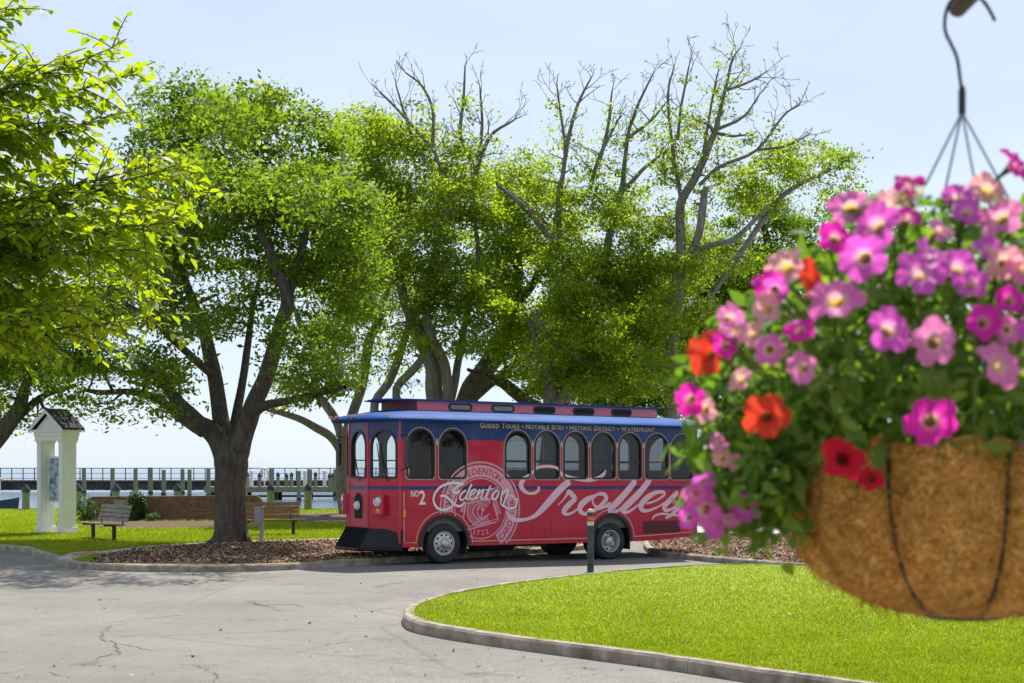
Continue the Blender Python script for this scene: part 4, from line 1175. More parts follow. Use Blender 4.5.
# cabin lining so the windows read as an interior
m = MB(); m.box((LT / 2, WT / 2, 2.9), (LT - .1, WT - .1, .04)); m.build('ceiling', M['cabin'], trolley, xf=shear)
m = MB(); m.box((LT / 2, .075, 1.2), (LT - .2, .02, 1.05)); m.box((LT / 2, WT - .075, 1.2), (LT - .2, .02, 1.05)); m.build('inner_wall', M['cabin'], trolley, xf=shear)
m = MB(); m.box((2.42, 1.75, 1.7), (.04, 1.2, 2.1)); m.build('partition', M['cabin'], trolley, xf=shear)
for s in [3.1 + .72 * k for k in range(7)]:
    for t in (.55, 1.85):
        m = MB(); m.bbox((s, t, 1.1), (.44, .85, .1), .03); m.bbox((s + .22, t, 1.55), (.09, .85, .85), .03, M=Matrix.Rotation(R(10), 4, 'Y')); m.box((s, t, .86), (.3, .5, .4))
        m.build('seat', M['seat'], trolley, xf=shear)
m = MB(); m.bbox((.95, .6, 1.2), (.5, .5, .12), .04); m.bbox((1.2, .6, 1.65), (.12, .48, .85), .04); m.box((.95, .6, .92), (.3, .3, .5)); m.build('driver_seat', M['seat'], trolley, xf=shear)
m = MB()
m.tube([Vector((.42 + .08 * math.cos(a), .6 + .22 * math.sin(a), 1.62 + .2 * math.cos(a))) for a in [2 * PI * k / 20 for k in range(21)]], .016, 6); m.tube([(.2, .6, 1.3), (.42, .6, 1.62)], .025, 6)
m.build('steering_wheel', M['black'], trolley, xf=shear)
m = MB(); m.bbox((.06, 1.2, 1.45), (.4, 1.2, .3), .05); m.build('dashboard', M['cabin'], trolley, xf=shear)
for s in (2.9, 4.1, 5.3, 6.5):
    m = MB(); m.tube([(s, .8, .64), (s, .8, 2.88)], .018, 8); m.build('grab_pole', M['chrome'], trolley, xf=shear)

# cow-catcher bumper
m = MB()
top = [(.06, -.03), (-.36, .74), (-.36, 1.66), (.06, WT + .03)]
bot = [(.02, -.04), (-.6, .7), (-.6, 1.7), (.02, WT + .04)]
vs = [(*p, .74) for p in top] + [(*p, .33) for p in bot] + [(p[0] + .02, p[1], .28) for p in bot]
m.add(vs, [(0, 1, 5, 4), (1, 2, 6, 5), (2, 3, 7, 6), (4, 5, 9, 8), (5, 6, 10, 9), (6, 7, 11, 10), (3, 2, 1, 0), (8, 9, 10, 11), (0, 4, 8), (3, 11, 7)])
for k in range(9):
    f = k / 8; m.tube([(-.37, .74 + .92 * f, .75), (-.61, .7 + 1.0 * f, .34)], .018, 6)
m.tube([(.02, -.04, .31), (-.6, .7, .31), (-.6, 1.7, .31), (.02, WT + .04, .31)], .035, 8)
m.build('bumper', mottled('bumper_black', (0.004, 0.005, 0.006), (0.01, 0.011, 0.013), 5, .35, spec=.3), trolley, xf=shear)
# headlights: housing, lens, amber signal
def nose_pt(i, f, z, out=0.0):
    mid, u, inw, ww = nose_w[i]
    return mid + u * f - inw * out + Vector((0, 0, z))
for i, f in ((0, .05), (2, -.05)):
    mid, u, inw, ww = nose_w[i]; ang = math.atan2(u.y, u.x)
    c = nose_pt(i, f, 1.22, .06)
    m = MB(); m.bbox(c, (.27, .14, .42), .025, ang); hl = m.build('headlight', M['red'], trolley, xf=shear)
    Mx = Matrix.Translation(nose_pt(i, f, 1.31, .13)) @ (-inw).to_track_quat('Z', 'Y').to_matrix().to_4x4()
    m = MB(); m.lathe([(.0, .03), (.06, .024), (.085, .0)], 22, Mx, 0); m.lathe([(.085, -.02), (.105, .0), (.1, .025), (.085, .015)], 22, Mx, 1)
    m.build('lens', [M['lens'], M['chrome']], hl, smooth=40, xf=shear)
    Mx = Matrix.Translation(nose_pt(i, f, 1.1, .13)) @ (-inw).to_track_quat('Z', 'Y').to_matrix().to_4x4()
    m = MB(); m.lathe([(.0, .02), (.045, .015), (.06, .0)], 18, Mx); m.build('signal_lens', M['amber'], hl, smooth=40, xf=shear)
mid, u, inw, ww = nose_w[1]
m = MB(); P = arch(.36, .93, 1.47, .03); n = len(P)
m.add([mid + u * p[0] - inw * .006 + Vector((0, 0, p[1])) for p in P], [tuple(t) for t in tessellate_polygon([[Vector((p[0], p[1], 0)) for p in P]])])
hr = m.build('lamp_recess', M['dark_hole'], trolley, xf=shear)
Mx = Matrix.Translation(nose_pt(1, 0, 1.2, .02)) @ (-inw).to_track_quat('Z', 'Y').to_matrix().to_4x4()
m = MB(); m.lathe([(.0, .07), (.07, .06), (.095, .03), (.1, 0)], 22, Mx, 0); m.build('lens', M['lens'], hr, smooth=40, xf=shear)
# wipers, mirrors, grille
for i, f0, f1 in ((0, -.12, .12), (1, -.1, .1)):
    m = MB(); a = nose_pt(i, f0, 1.72, .03); b = nose_pt(i, f1, 2.25, .03)
    m.tube([a, b], .012, 5); m.tube([nose_pt(i, f1 - .06, 1.95, .035), nose_pt(i, f1 + .03, 2.5, .035)], .01, 5); m.build('wiper', M['black'], trolley, xf=shear)
m = MB(); m.tube([(.02, -.01, 2.66), (.03, -.26, 2.68), (.03, -.26, 2.6)], .014, 6); m.bbox((.04, -.26, 2.28), (.06, .2, .58), .025); m.tube([(.03, -.26, 2.0), (.02, -.01, 1.93)], .012, 6); m.build('mirror', M['black'], trolley, xf=shear)
m = MB(); m.tube([(.0, WT, 2.66), (-.1, WT + .22, 2.68), (-.1, WT + .22, 2.55)], .014, 6); m.bbox((-.1, WT + .22, 2.3), (.06, .18, .5), .025); m.build('mirror', M['black'], trolley, xf=shear)
a = side(643, 521); b = side(680, 532.5)
m = MB(); m.box(((a[0] + b[0]) / 2, .0, (a[1] + b[1]) / 2), (b[0] - a[0], .01, a[1] - b[1]))
for k in range(6): m.box(((a[0] + b[0]) / 2, -.008, b[1] + (a[1] - b[1]) * (k + .5) / 6), (b[0] - a[0], .012, .012))
m.build('grille', M['dark_red'], trolley, xf=shear)
# gold pinstripes round the lower panels, door seam
def line_strip(m, pts, w, t, mi=0):
    pts = [Vector((p[0], p[1])) for p in pts]; vs = []
    for i, p in enumerate(pts):
        d = (pts[min(i + 1, len(pts) - 1)] - pts[max(i - 1, 0)]).normalized()
        nrm = Vector((-d.y, d.x)) * w / 2
        vs += [(p.x + nrm.x, t, p.y + nrm.y), (p.x - nrm.x, t, p.y - nrm.y)]
    m.add(vs, [(2 * i, 2 * i + 1, 2 * i + 3, 2 * i + 2) for i in range(len(pts) - 1)], mi)
m = MB()
def arc(cs, r, a0, a1, n=20): return [(cs + r * math.cos(a0 + (a1 - a0) * k / n), RW + K * cs + r * math.sin(a0 + (a1 - a0) * k / n)) for k in range(n + 1)]
line_strip(m, [(.1, 1.5), (.1, .46), (wf_s - .68, .46)] + arc(wf_s, .68, PI, 0.0) + [(wf_s + .68, .46), (wr_s - .64, .46)] + arc(wr_s, .64, PI, 0) + [(wr_s + .64, .47), (7.75, .54)], .016, -.0025)
m.build('pinstripe', M['gold'], trolley, xf=shear)
m = MB()
for s in (2.62, 3.75, 6.15): line_strip(m, [(s, .48), (s, .95)], .008, -.002)
line_strip(m, [(2.62, .95), (3.75, .95)], .008, -.002)
for s in (2.0, 3.4, 4.75, 6.35, 7.1): line_strip(m, [(s, .98), (s, 1.53)], .006, -.002)
line_strip(m, [(.16, 1.72), (7.86, 1.72)], .007, -.002); line_strip(m, [(1.9, 2.6), (7.8, 2.6)], .006, -.002); line_strip(m, [(.14, .5), (.14, 1.5)], .008, -.0021)
m.build('panel_seam', M['dark_red'], trolley, xf=shear)

# lettering -------------------------------------------------
def text_polys(txt, size):
    cu = bpy.data.curves.new('lettering', 'FONT'); cu.body = txt; cu.size = size; cu.resolution_u = 3; cu.offset = size * .018
    ob = bpy.data.objects.new('lettering', cu); COL.objects.link(ob)
    bpy.context.view_layer.update()
    me = bpy.data.meshes.new_from_object(ob.evaluated_get(bpy.context.evaluated_depsgraph_get()))
    vs = [(v.co.x, v.co.y) for v in me.vertices]; fs = [tuple(p.vertices) for p in me.polygons]
    bpy.data.objects.remove(ob); bpy.data.curves.remove(cu); bpy.data.meshes.remove(me)
    return vs, fs
def text_row(parts, target_w, x0, z0, t, m, kx=1.0, gap=0.02, newm=True):
    """parts: (string, size); letters are set one after the other and stretched to the wanted width"""
    runs, x = [], 0
    for txt, size in parts:
        if txt == ' ': x += size * .35; continue
        if txt == '*':
            r = size * .17; runs.append(([(x + r, size * .3 - r), (x + 2 * r, size * .3), (x + r, size * .3 + r), (x, size * .3)], [(0, 1, 2, 3)])); x += 2 * r + gap; continue
        vs, fs = text_polys(txt, size)
        if not vs: continue
        a = min(v[0] for v in vs)
        runs.append(([(v[0] - a + x, v[1]) for v in vs], fs)); x += max(v[0] for v in vs) - a + gap
    k = target_w / (x - gap); last = 1e9
    for vs, fs in runs:
        if newm and min(v[0] for v in vs) - last > 0.05:
            m.build('lettering', M['gold'], trolley, fix=False, xf=shear); m = MB()
        last = max(v[0] for v in vs)
        m.add([(x0 + v[0] * k, t, z0 + v[1] * kx) for v in vs], fs)
    return m
words = []
for w_ in ('GUIDED', 'TOURS', '*', 'NOTABLE', 'SITES', '*', 'HISTORIC', 'DISTRICT', '*', 'WATERFRONT'):
    if w_ == '*': words += [('*', .15), (' ', .12)]
    else:
        words += [(w_[0], .152)] + [(ch, .126) for ch in w_[1:]] + [(' ', .15)]
m = MB(); a = side(480, 427); b = side(654, 432)
m = text_row(words[:-1], b[0] - a[0], a[0], side(480, 427.6)[1], -.004, m, 1.0, .014)
m.build('lettering', M['gold'], trolley, fix=False, xf=shear)
m = MB(); a = side(410.5, 493); b = side(425.2, 505)
for txt, x0, x1, y0, y1 in (('N', 410.8, 414.4, 490.5, 497), ('O', 414.9, 418.4, 490.5, 497), ('2', 418.9, 425.4, 490.5, 504.6)):
    p0 = side(x0, y1); p1 = side(x1, y0)
    vs, fs = text_polys(txt, 1)
    ax, bx = min(v[0] for v in vs), max(v[0] for v in vs); ay, by = min(v[1] for v in vs), max(v[1] for v in vs)
    m.add([(p0[0] + (v[0] - ax) / (bx - ax) * (p1[0] - p0[0]), -.004, p0[1] + (v[1] - ay) / (by - ay) * (p1[1] - p0[1])) for v in vs], fs)
m.build('lettering', M['white_vinyl'], trolley, fix=False, xf=shear)

_layer = [0.0]
def stroke(m, pts, ox, oy, sc, fat=1.0, k=6, base=-.006):
    """brush stroke: rows of (x, y, width) in drawing units, laid on the trolley's side"""
    _layer[0] += .00025
    C = catmull(pts, k); vs = []
    Q = [side(ox + c[0] / sc, oy + c[1] / sc) for c in C]
    for i, c in enumerate(C):
        d = Vector(Q[min(i + 1, len(Q) - 1)]) - Vector(Q[max(i - 1, 0)])
        d = d.normalized() if d.length > 1e-9 else Vector((1, 0))
        hw = max(2, c[2]) / sc / 2 * .0222 * fat
        if i in (0, len(C) - 1): hw *= .7
        t = base - _layer[0] - i * 1.5e-6
        vs += [(Q[i][0] - d.y * hw, t, Q[i][1] + d.x * hw), (Q[i][0] + d.y * hw, t, Q[i][1] - d.x * hw)]
    m.add(vs, [(2 * i, 2 * i + 1, 2 * i + 3, 2 * i + 2) for i in range(len(C) - 1)])

# the town seal
seal = MB()
SC = side(480.5, 508.5); SR = 1.02
def seal_pt(r, a): return (SC[0] + r * SR * math.cos(a), -.0022, SC[1] + r * SR * math.sin(a))
def seal_ok(p):       # the seal stops at the wheel arch, the skirt and the rubber of the windows
    s, _, z = p
    if math.hypot(s - wf_s, z - RW - K * wf_s) < .6: return False
    if z < ZB + .01: return False
    return True
def seal_ring(m, r0, r1, t, n=140, wob=0):
    vs, fs = [], []
    for k in range(n):
        a = 2 * PI * k / n; b = 2 * PI * (k + 1) / n
        q = [seal_pt(r0, a), seal_pt(r1, a), seal_pt(r1, b), seal_pt(r0, b)]
        if all(seal_ok(p) for p in q):
            q = [(p[0], t, p[2]) for p in q]
            m.add(q, [(0, 1, 2, 3)])
seal_ring(seal, .66, .9, -.003)
seal_ring(seal, .612, .635, -.003)
for k in range(110):                       # rope edge
    a = 2 * PI * k / 110
    q = [seal_pt(.93, a), seal_pt(.945, a + .045), seal_pt(.985, a + .03), seal_pt(.97, a - .015)]
    if all(seal_ok(p) for p in q): seal.add([(p[0], -.003, p[2]) for p in q], [(0, 1, 2, 3)])
so_ = seal.build('town_seal', M['seal_pink'], trolley, fix=False, xf=shear)
m = MB()
def arc_text(m, txt, r, a0, a1, size, inward=False, t=-.0045):
    n = len(txt)
    for k, ch in enumerate(txt):
        if ch == ' ': continue
        vs, fs = text_polys(ch, size)
        cx = (min(v[0] for v in vs) + max(v[0] for v in vs)) / 2
        a = a0 + (a1 - a0) * k / (n - 1)
        for_ = []
        for x, y in vs:
            x -= cx
            if not inward: ux, uy = (math.sin(a), -math.cos(a)), (math.cos(a), math.sin(a))
            else: ux, uy = (-math.sin(a), math.cos(a)), (-math.cos(a), -math.sin(a))
            rr = (r - size * .35 if not inward else r + size * .35)
            for_.append((SC[0] + rr * SR * math.cos(a) + ux[0] * x + uy[0] * y, t, SC[1] + rr * SR * math.sin(a) + ux[1] * x + uy[1] * y))
        if all(seal_ok(p) for p in for_): m.add(for_, fs)
arc_text(m, 'TOWN OF EDENTON', .78, R(186), R(54), .19)
arc_text(m, 'NORTH CAROLINA', .78, R(260), R(360 + 9), .175, True)
m.build('lettering', M['red'], so_, fix=False, xf=shear)
m = MB()
arc_text(m, '1722', .5, R(252), R(288), .15, True, -.003)
# engraved emblem: a sailing-boat like crest of hatched strokes on a scroll
def sl_(pts, w): 
    global _layer
    q = [(SC[0] + p[0] * SR, SC[1] + p[1] * SR) for p in pts]
    _layer[0] += .00004
    line_strip(m, q, w, -.003 - _layer[0] * .2)
arcp = lambda cx, cz, rx, rz, a0, a1, n=22: [(cx + rx * math.cos(R(a0 + (a1 - a0) * k / n)), cz + rz * math.sin(R(a0 + (a1 - a0) * k / n))) for k in range(n + 1)]
for rr in (.17, .2, .25, .3, .33): sl_(arcp(0, -.06, rr, rr * .92, 20 + rr * 60, 330 - rr * 40), .018)
for k in range(9): sl_([(-.3 + .075 * k, .14 + .012 * k), (-.22 + .075 * k, .3 + .012 * k)], .022)
sl_([(-.36, .1), (.38, .22)], .03); sl_([(-.3, .32), (.42, .43)], .026); sl_([(-.36, .1), (-.3, .32)], .02); sl_([(.38, .22), (.42, .43)], .02)
for k in range(8): sl_(arcp(.36 + .015 * k, .1 - .04 * k, .05, .09, 40, 260, 8), .02)
for k in range(7): sl_(arcp(-.4 - .008 * k, .06 - .03 * k, .05, .08, -80, 140, 8), .02)
for k in range(10): sl_([(-.2 + .04 * k, -.36 + .02 * k), (-.15 + .04 * k, -.28 + .02 * k)], .016)
sl_([(-.34, -.44), (.4, -.28)], .03); sl_([(-.3, -.38), (.42, -.22)], .016)
sl_(arcp(0, -.06, .08, .12, 0, 300, 12), .03); sl_([(.02, -.2), (.06, .05)], .03); sl_([(-.1, 0), (.12, -.02)], .02)
m.build('crest', M['seal_pink'], so_, fix=False, xf=shear)

ltr = MB()
o2, s2 = (515, 464), 10.667
for P in ([(245, 240, 26), (252, 268, 34), (218, 304, 34), (150, 314, 30), (95, 285, 42), (62, 235, 56), (75, 180, 56), (112, 142, 42), (165, 110, 26), (200, 70, 24), (235, 38, 28), (340, 24, 30), (440, 40, 30), (478, 84, 28), (510, 116, 38), (600, 146, 36), (700, 165, 40), (790, 170, 42), (880, 150, 42), (940, 112, 40), (968, 62, 14)],
          [(585, 185, 66), (520, 232, 78), (440, 312, 80), (362, 400, 78), (290, 480, 66), (220, 545, 48), (150, 580, 34), (75, 596, 38), (0, 598, 42), (-50, 570, 48), (-100, 505, 16)],
          [(455, 440, 14), (510, 385, 16), (552, 325, 28), (566, 290, 52)],
          [(560, 282, 46), (602, 325, 60), (640, 368, 48), (592, 415, 60), (540, 468, 64), (516, 512, 54), (548, 536, 34), (602, 522, 28), (664, 480, 22)],
          [(860, 338, 34), (780, 372, 60), (706, 432, 72), (690, 492, 60), (732, 530, 42), (802, 518, 40), (900, 452, 42), (966, 378, 52), (955, 328, 46), (890, 320, 34), (838, 350, 26), (826, 400, 24), (850, 445, 24), (920, 460, 26), (1010, 445, 28)]):
    stroke(ltr, P, *o2, s2)
o3, s3 = (590, 472), 9.481
for P in ([(60, 352, 24), (130, 332, 28), (190, 290, 24)],
          [(432, 78, 62), (342, 190, 66), (252, 290, 70), (190, 350, 62), (196, 384, 38), (244, 376, 30), (322, 318, 22), (368, 275, 16)],
          [(570, 66, 62), (472, 190, 66), (372, 290, 70), (312, 350, 60), (322, 380, 38), (374, 370, 28), (462, 308, 22)],
          [(530, 302, 20), (620, 272, 22), (700, 218, 25), (692, 190, 30), (622, 196, 40), (542, 242, 58), (482, 312, 64), (494, 360, 46), (552, 365, 28), (642, 330, 20), (700, 292, 18)],
          [(832, 188, 50), (762, 260, 58), (702, 326, 56), (722, 364, 38), (782, 344, 28), (852, 285, 26)],
          [(985, 130, 40), (930, 190, 46), (870, 282, 56), (812, 362, 44), (762, 410, 32), (712, 440, 22)],
          [(905, 410, 16), (780, 408, 22), (682, 396, 22), (612, 414, 22), (586, 450, 16)]):
    stroke(ltr, P, *o3, s3)
ltr.build('lettering', M['pink_vinyl'], trolley, fix=False, xf=shear)
ltr = MB(); o1, s1 = (428, 476), 10.667
for P in ([(378, 85, 22), (300, 74, 26), (220, 80, 24), (130, 116, 24), (70, 186, 22), (55, 262, 22), (90, 336, 26), (160, 360, 24), (232, 338, 20), (282, 288, 18), (300, 236, 14)],
          [(120, 214, 16), (180, 216, 26), (232, 256, 26), (290, 310, 24), (340, 320, 22), (388, 282, 14)],
          [(372, 84, 22), (300, 116, 18), (258, 168, 22), (308, 180, 24), (338, 148, 14)],
          [(402, 150, 16), (350, 192, 20), (336, 240, 20), (366, 254, 16), (412, 208, 14)], [(462, 84, 20), (420, 180, 20), (402, 234, 18), (432, 248, 14)],
          [(440, 214, 12), (500, 170, 14), (500, 142, 14), (460, 162, 18), (440, 222, 20), (466, 250, 16), (514, 216, 10)],
          [(546, 140, 18), (522, 200, 18), (504, 252, 16)], [(520, 210, 10), (580, 144, 16), (576, 182, 18), (560, 238, 18), (592, 244, 12)],
          [(662, 104, 18), (630, 180, 18), (610, 238, 18), (642, 248, 12)], [(600, 146, 10), (692, 140, 10)],
          [(730, 150, 16), (690, 192, 18), (680, 236, 18), (712, 250, 16), (746, 200, 16), (744, 160, 14), (716, 152, 12)],
          [(792, 150, 18), (768, 252, 16)], [(772, 212, 10), (830, 150, 18), (852, 150, 18), (836, 200, 20), (818, 250, 18), (800, 300, 18), (820, 332, 20), (872, 350, 20), (930, 320, 20), (946, 238, 14)],
          [(782, 240, 14), (770, 290, 16), (800, 330, 16)], [(850, 212, 12), (890, 212, 12), (930, 254, 12), (950, 232, 12)]):
    stroke(ltr, P, *o1, s1, base=-.012)
ltr.build('lettering', M['white_vinyl'], trolley, fix=False, xf=shear)

# ------------------------------------------------------------------ white kiosk
def kiosk():
    c = gp(57, 537.0, .11); c = Vector((-13.0, 40.6, .11))
    root = empty('notice_kiosk', c, R(-28), 'white gabled kiosk with dark shingle roof framing a map board on the lawn', 'kiosk')
    # local x along the front, local y to the back
    for sx in (-1, 1):
        m = MB()
        m.bbox((sx * .42, 0, .08), (.22, .62, .22), .012)
        m.bbox((sx * .42, 0, .2), (.19, .58, .08), .015)
        m.bbox((sx * .42, 0, 1.42), (.15, .54, 2.5), .008)
        for yy in (-.15, .0, .15): m.bbox((sx * .42, yy, 1.35), (.168, .12, 2.2), .006)
        m.bbox((sx * .42, 0, 2.62), (.19, .58, .07), .012)
        m.build('pillar', M['white'], root)
    m = MB()
    m.bbox((0, 0, 2.72), (1.06, .64, .14), .01); m.bbox((0, 0, 2.84), (1.1, .68, .12), .01); m.bbox((0, 0, 2.93), (1.2, .78, .07), .015)
    m.build('entablature', M['white'], root)
    rx = Matrix(((1, 0, 0, 0), (0, 0, -1, 0), (0, 1, 0, 0), (0, 0, 0, 1)))
    m = MB()
    m.prism([(-.52, 2.96), (.52, 2.96), (0, 3.42)], -.3, .3, rx)
    m.build('gable', M['white'], root)
    m = MB()
    for sx in (-1, 1):
        a, b = Vector((sx * .66, 0, 2.965)), Vector((0, 0, 3.52))
        d = (b - a).normalized(); n_ = Vector((d.z * -sx * -1, 0, abs(d.x)))
        for y0, y1, th, mi in ((-.42, .42, .04, 0), ):
            P = [a + Vector((0, y0, 0)), b + Vector((0, y0, 0)), b + Vector((0, y1, 0)), a + Vector((0, y1, 0))]
            m.hexa(P + [p + Vector((0, 0, .05)) for p in P], mi)
    m.build('roof', M['shingle'], root)
    for yy in (-.425, .425):
        m = MB()
        for sx in (-1, 1):
            a, b = Vector((sx * .655, yy, 2.94)), Vector((0, yy, 3.49))
            P = [a + Vector((0, -.02, 0)), b + Vector((0, -.02, 0)), b + Vector((0, .02, 0)), a + Vector((0, .02, 0))]
            m.hexa([p - Vector((0, 0, .05)) for p in P] + [p + Vector((0, 0, .04)) for p in P])
        m.build('bargeboard', M['white'], root)
    m = MB(); m.bbox((0, .05, 1.55), (.68, .07, 1.32), .01); bd = m.build('map_board', M['white'], root)
    q = NT('map_print'); v = q.coord('Object'); q.base(q.mix(q.ramp(q.noise(5, v, 4), [(.48, (0, 0, 0)), (.56, (1, 1, 1))]), (0.42, 0.5, 0.55), (0.12, 0.22, 0.26))); q.set(0.2)
    m = MB(); m.box((0, .008, 1.55), (.58, .006, 1.2)); m.box((0, .092, 1.55), (.58, .006, 1.2)); m.build('map_print', q.m, bd)
    m = MB(); m.box((0, 0, .0), (1.3, .95, .04)); m.build('base_slab', M['concrete'], root)
kiosk()

# ------------------------------------------------------------------ benches
def bench(loc, face, label, wood):
    a = math.atan2(face[1], face[0]) + R(90)     # local -y is the front
    root = empty('park_bench', loc, a, label, 'bench', 'slatted park benches')
    w = 1.85
    m = MB()
    for k in range(5): m.bbox((0, -.24 + k * .105, .45 - .008 * k), (w, .09, .035), .006)
    m.build('seat', wood, root)
    m = MB()
    for k in range(4):
        z = .54 + k * .112; m.bbox((0, .27 + .28 * (z - .5), z), (w, .035, .1), .006, M=Matrix.Rotation(R(-15), 4, 'X'))
    m.build('backrest', wood, root)
    for sx in (-1, 1):
        m = MB(); x = sx * .66
        m.bbox((x, 0.02, .2), (.08, .08, .44), .006); m.bbox((x, 0, .41), (.06, .5, .05), .006); m.tube([(x, .24, .41), (x, .30, .6), (x, .4, .92)], .022, 6)
        m.build('leg', M['black'], root)
p = gp(99, 541, .11)
bench((p.x, 36.9, .11), (-.77, -.63), 'weathered grey slatted bench seen end-on beside the white kiosk', M['wood_grey'])
p = gp(258, 539.5, .11)
bench((p.x, 39.2, .11), (.42, -.9), 'warm brown slatted bench right of the big oak trunk', M['wood_brown'])

# grey electric pedestal and bollard post
p = gp(260, 541.5, .12)
root = empty('utility_post', p, R(8), 'grey utility post with meter box in front of the brown bench', 'post')
m = MB(); m.bbox((.04, 0, .42), (.11, .09, .9), .008); m.build('post', M['grey_metal'], root)
m = MB(); m.bbox((-.05, -.07, .66), (.17, .12, .4), .015); m.bbox((-.05, -.07, .87), (.19, .14, .03), .008); m.build('meter_box', M['grey_metal'], root)
p = gp(591.5, 573.5)
root = empty('bollard', (p.x, p.y + .35, g(p.x)), 0, 'dark green roadside post with orange and cream bands by the grass island', 'post')
m = MB(); m.lathe([(0, 0), (.066, 0), (.066, 1.2), (.05, 1.235), (0, 1.245)], 20); m.build('post', mottled('green_post', (0.02, 0.035, 0.028), (0.075, 0.095, 0.075), 9, 0.75, bump=.2), root, smooth=40)
m = MB(); m.lathe([(.0668, 1.02), (.0668, 1.1)], 20); m.build('reflective_band', mottled('orange_band', (0.75, 0.09, 0.02), (0.82, 0.13, 0.03), 9, .4), root, smooth=40)
m = MB(); m.lathe([(.0668, .92), (.0668, 1.0)], 20); m.build('cream_band', mottled('cream_band', (0.58, 0.55, 0.38), (0.68, 0.65, 0.48), 9, .5), root, smooth=40)
m = MB(); m.lathe([(.0668, 1.18), (.0668, 1.201), (.051, 1.238), (0, 1.249)], 20); m.build('cream_top', bpy.data.materials['cream_band'], root, smooth=40)

# ------------------------------------------------------------------ brick wall with shrubs
c0, c1 = gp(88, 524.5, .11), gp(262, 522.5, .11)
wy = 51.0
x0, x1 = (88 - 512) / F * wy, (262 - 512) / F * wy
root = empty('brick_wall', ((x0 + x1) / 2, wy, .1), 0, 'low old brick wall with rounded ends and moss along the lawn', 'wall')
L = x1 - x0
m = MB()
prof = [(-L / 2, 0), (L / 2, 0), (L / 2, .68)] + [(L / 2 - .25 + .25 * math.cos(a), .68 + .22 * math.sin(a)) for a in (R(30), R(60), R(90))] + [(-L / 2 + .25 + .25 * math.cos(a), .66 + .2 * math.sin(a)) for a in (R(90), R(120), R(150))] + [(-L / 2, .66)]
m.prism(prof, -.2, .2, Matrix(((1, 0, 0, 0), (0, 0, -1, 0), (0, 1, 0, 0), (0, 0, 0, 1))))
m.build('wall', M['brick'], root)
m = MB(); m.bbox(((123 - 512) / F * wy - (x0 + x1) / 2, -.21, .62), (.55, .04, .24), .01); m.build('plaque', M['concrete'], root)
def shrub(name, label, c, r, n, size, mat=None, loose=.9):
    c = Vector(c); root = empty(name, c, 0, label, 'shrub')
    v = RNG.normal(0, 1, (n, 3)); v /= np.linalg.norm(v, axis=1)[:, None]
    rad = RNG.uniform(.25, 1, n) ** .5
    bmp = np.array([1 + .35 * noise.noise(Vector(q * 2.2) + c) for q in v])
    P = v * (rad * bmp)[:, None] * np.array(r) + np.array([0, 0, r[2] * .8])
    P = P[P[:, 2] > .02]
    V = leaf_quads(P, size, .5, .1, .6)
    np_mesh('foliage', V, 4, mat or M['leaf_shrub'], root)
    m = MB()
    for k in range(7):
        a = 2 * PI * k / 7; m.tube([(0, 0, 0), (r[0] * .3 * math.cos(a), r[1] * .3 * math.sin(a), r[2] * .7), (r[0] * .6 * math.cos(a), r[1] * .6 * math.sin(a), r[2] * 1.2)], [.02, .014, .006], 5)
    m.build('stem', M['bark_thin'], root)
px = lambda x, y: (x - 512) / F * y
shrub('shrub', 'rounded dark green shrub between the kiosk and the wall end', (px(85, 49.5), 49.5, .11), (.42, .4, .52), 1300, .07)
shrub('shrub', 'low bright green shrub at the foot of the brick wall', (px(127, 50.2), 50.2, .11), (.34, .3, .22), 600, .07, M['leaf_petunia'])
shrub('climbing_plant', 'leafy climbing plant growing up the brick wall beside the plaque', (px(137, 50.6), 50.55, .11), (.42, .2, .62), 1500, .075)
shrub('shrub', 'tiny green shrub near the wall by the grey bench', (px(153, 50.2), 50.2, .11), (.25, .25, .16), 350, .06, M['leaf_petunia'])
shrub('shrub', 'small dark shrub behind the brown bench at the shore', (px(278, 60), 60, .11), (.8, .4, .16), 700, .07)

# ------------------------------------------------------------------ waterfront: bollards, piles, pier, dock, boat
def pile(px_, D, ztop, label, group, r=.16, cap=False, zb=-1.6, lean=0.0, name='mooring_pile'):
    x = px(px_, D)
    root = empty(name, (x, D, zb), 0, label, 'piling', group)
    h = ztop - zb
    m = MB(); m.tube([(0, 0, 0), (lean * h * .5, 0, h * .5), (lean * h, 0, h)], [r * 1.05, r, r * .95], 14); m.build('post', M['pile'], root, smooth=40)
    if cap:
        m = MB(); m.lathe([(r * 1.18, -.02), (r * 1.18, .05), (r * .95, .14), (0, .36)], 14, Matrix.Translation((lean * h, 0, h))); m.build('cap', M['cap'], root, smooth=30)
    else:
        m = MB(); m.lathe([(r * 1.22, h * .40), (r * 1.12, h * .46)], 12); m.build('waterline', M['dark_timber'], root)
sh_lab = ['stout shore bollard with dark cap left of the white kiosk', 'shore bollard with dark cap just right of the kiosk', 'shore bollard with dark cap behind the grey bench and wall', 'shore bollard with dark cap behind the middle of the brick wall',
          'shore bollard with dark cap right of the wall end', 'shore bollard with dark cap left of the slender tree']
for (p_, zt), lb in zip(((26, .93), (78, .98), (116, .98), (177.5, .98), (270.5, 1.0), (308, 1.0)), sh_lab):
    pile(p_, 63.2, zt, lb, 'capped bollards along the shore', .17, True, -.4, name='bollard')
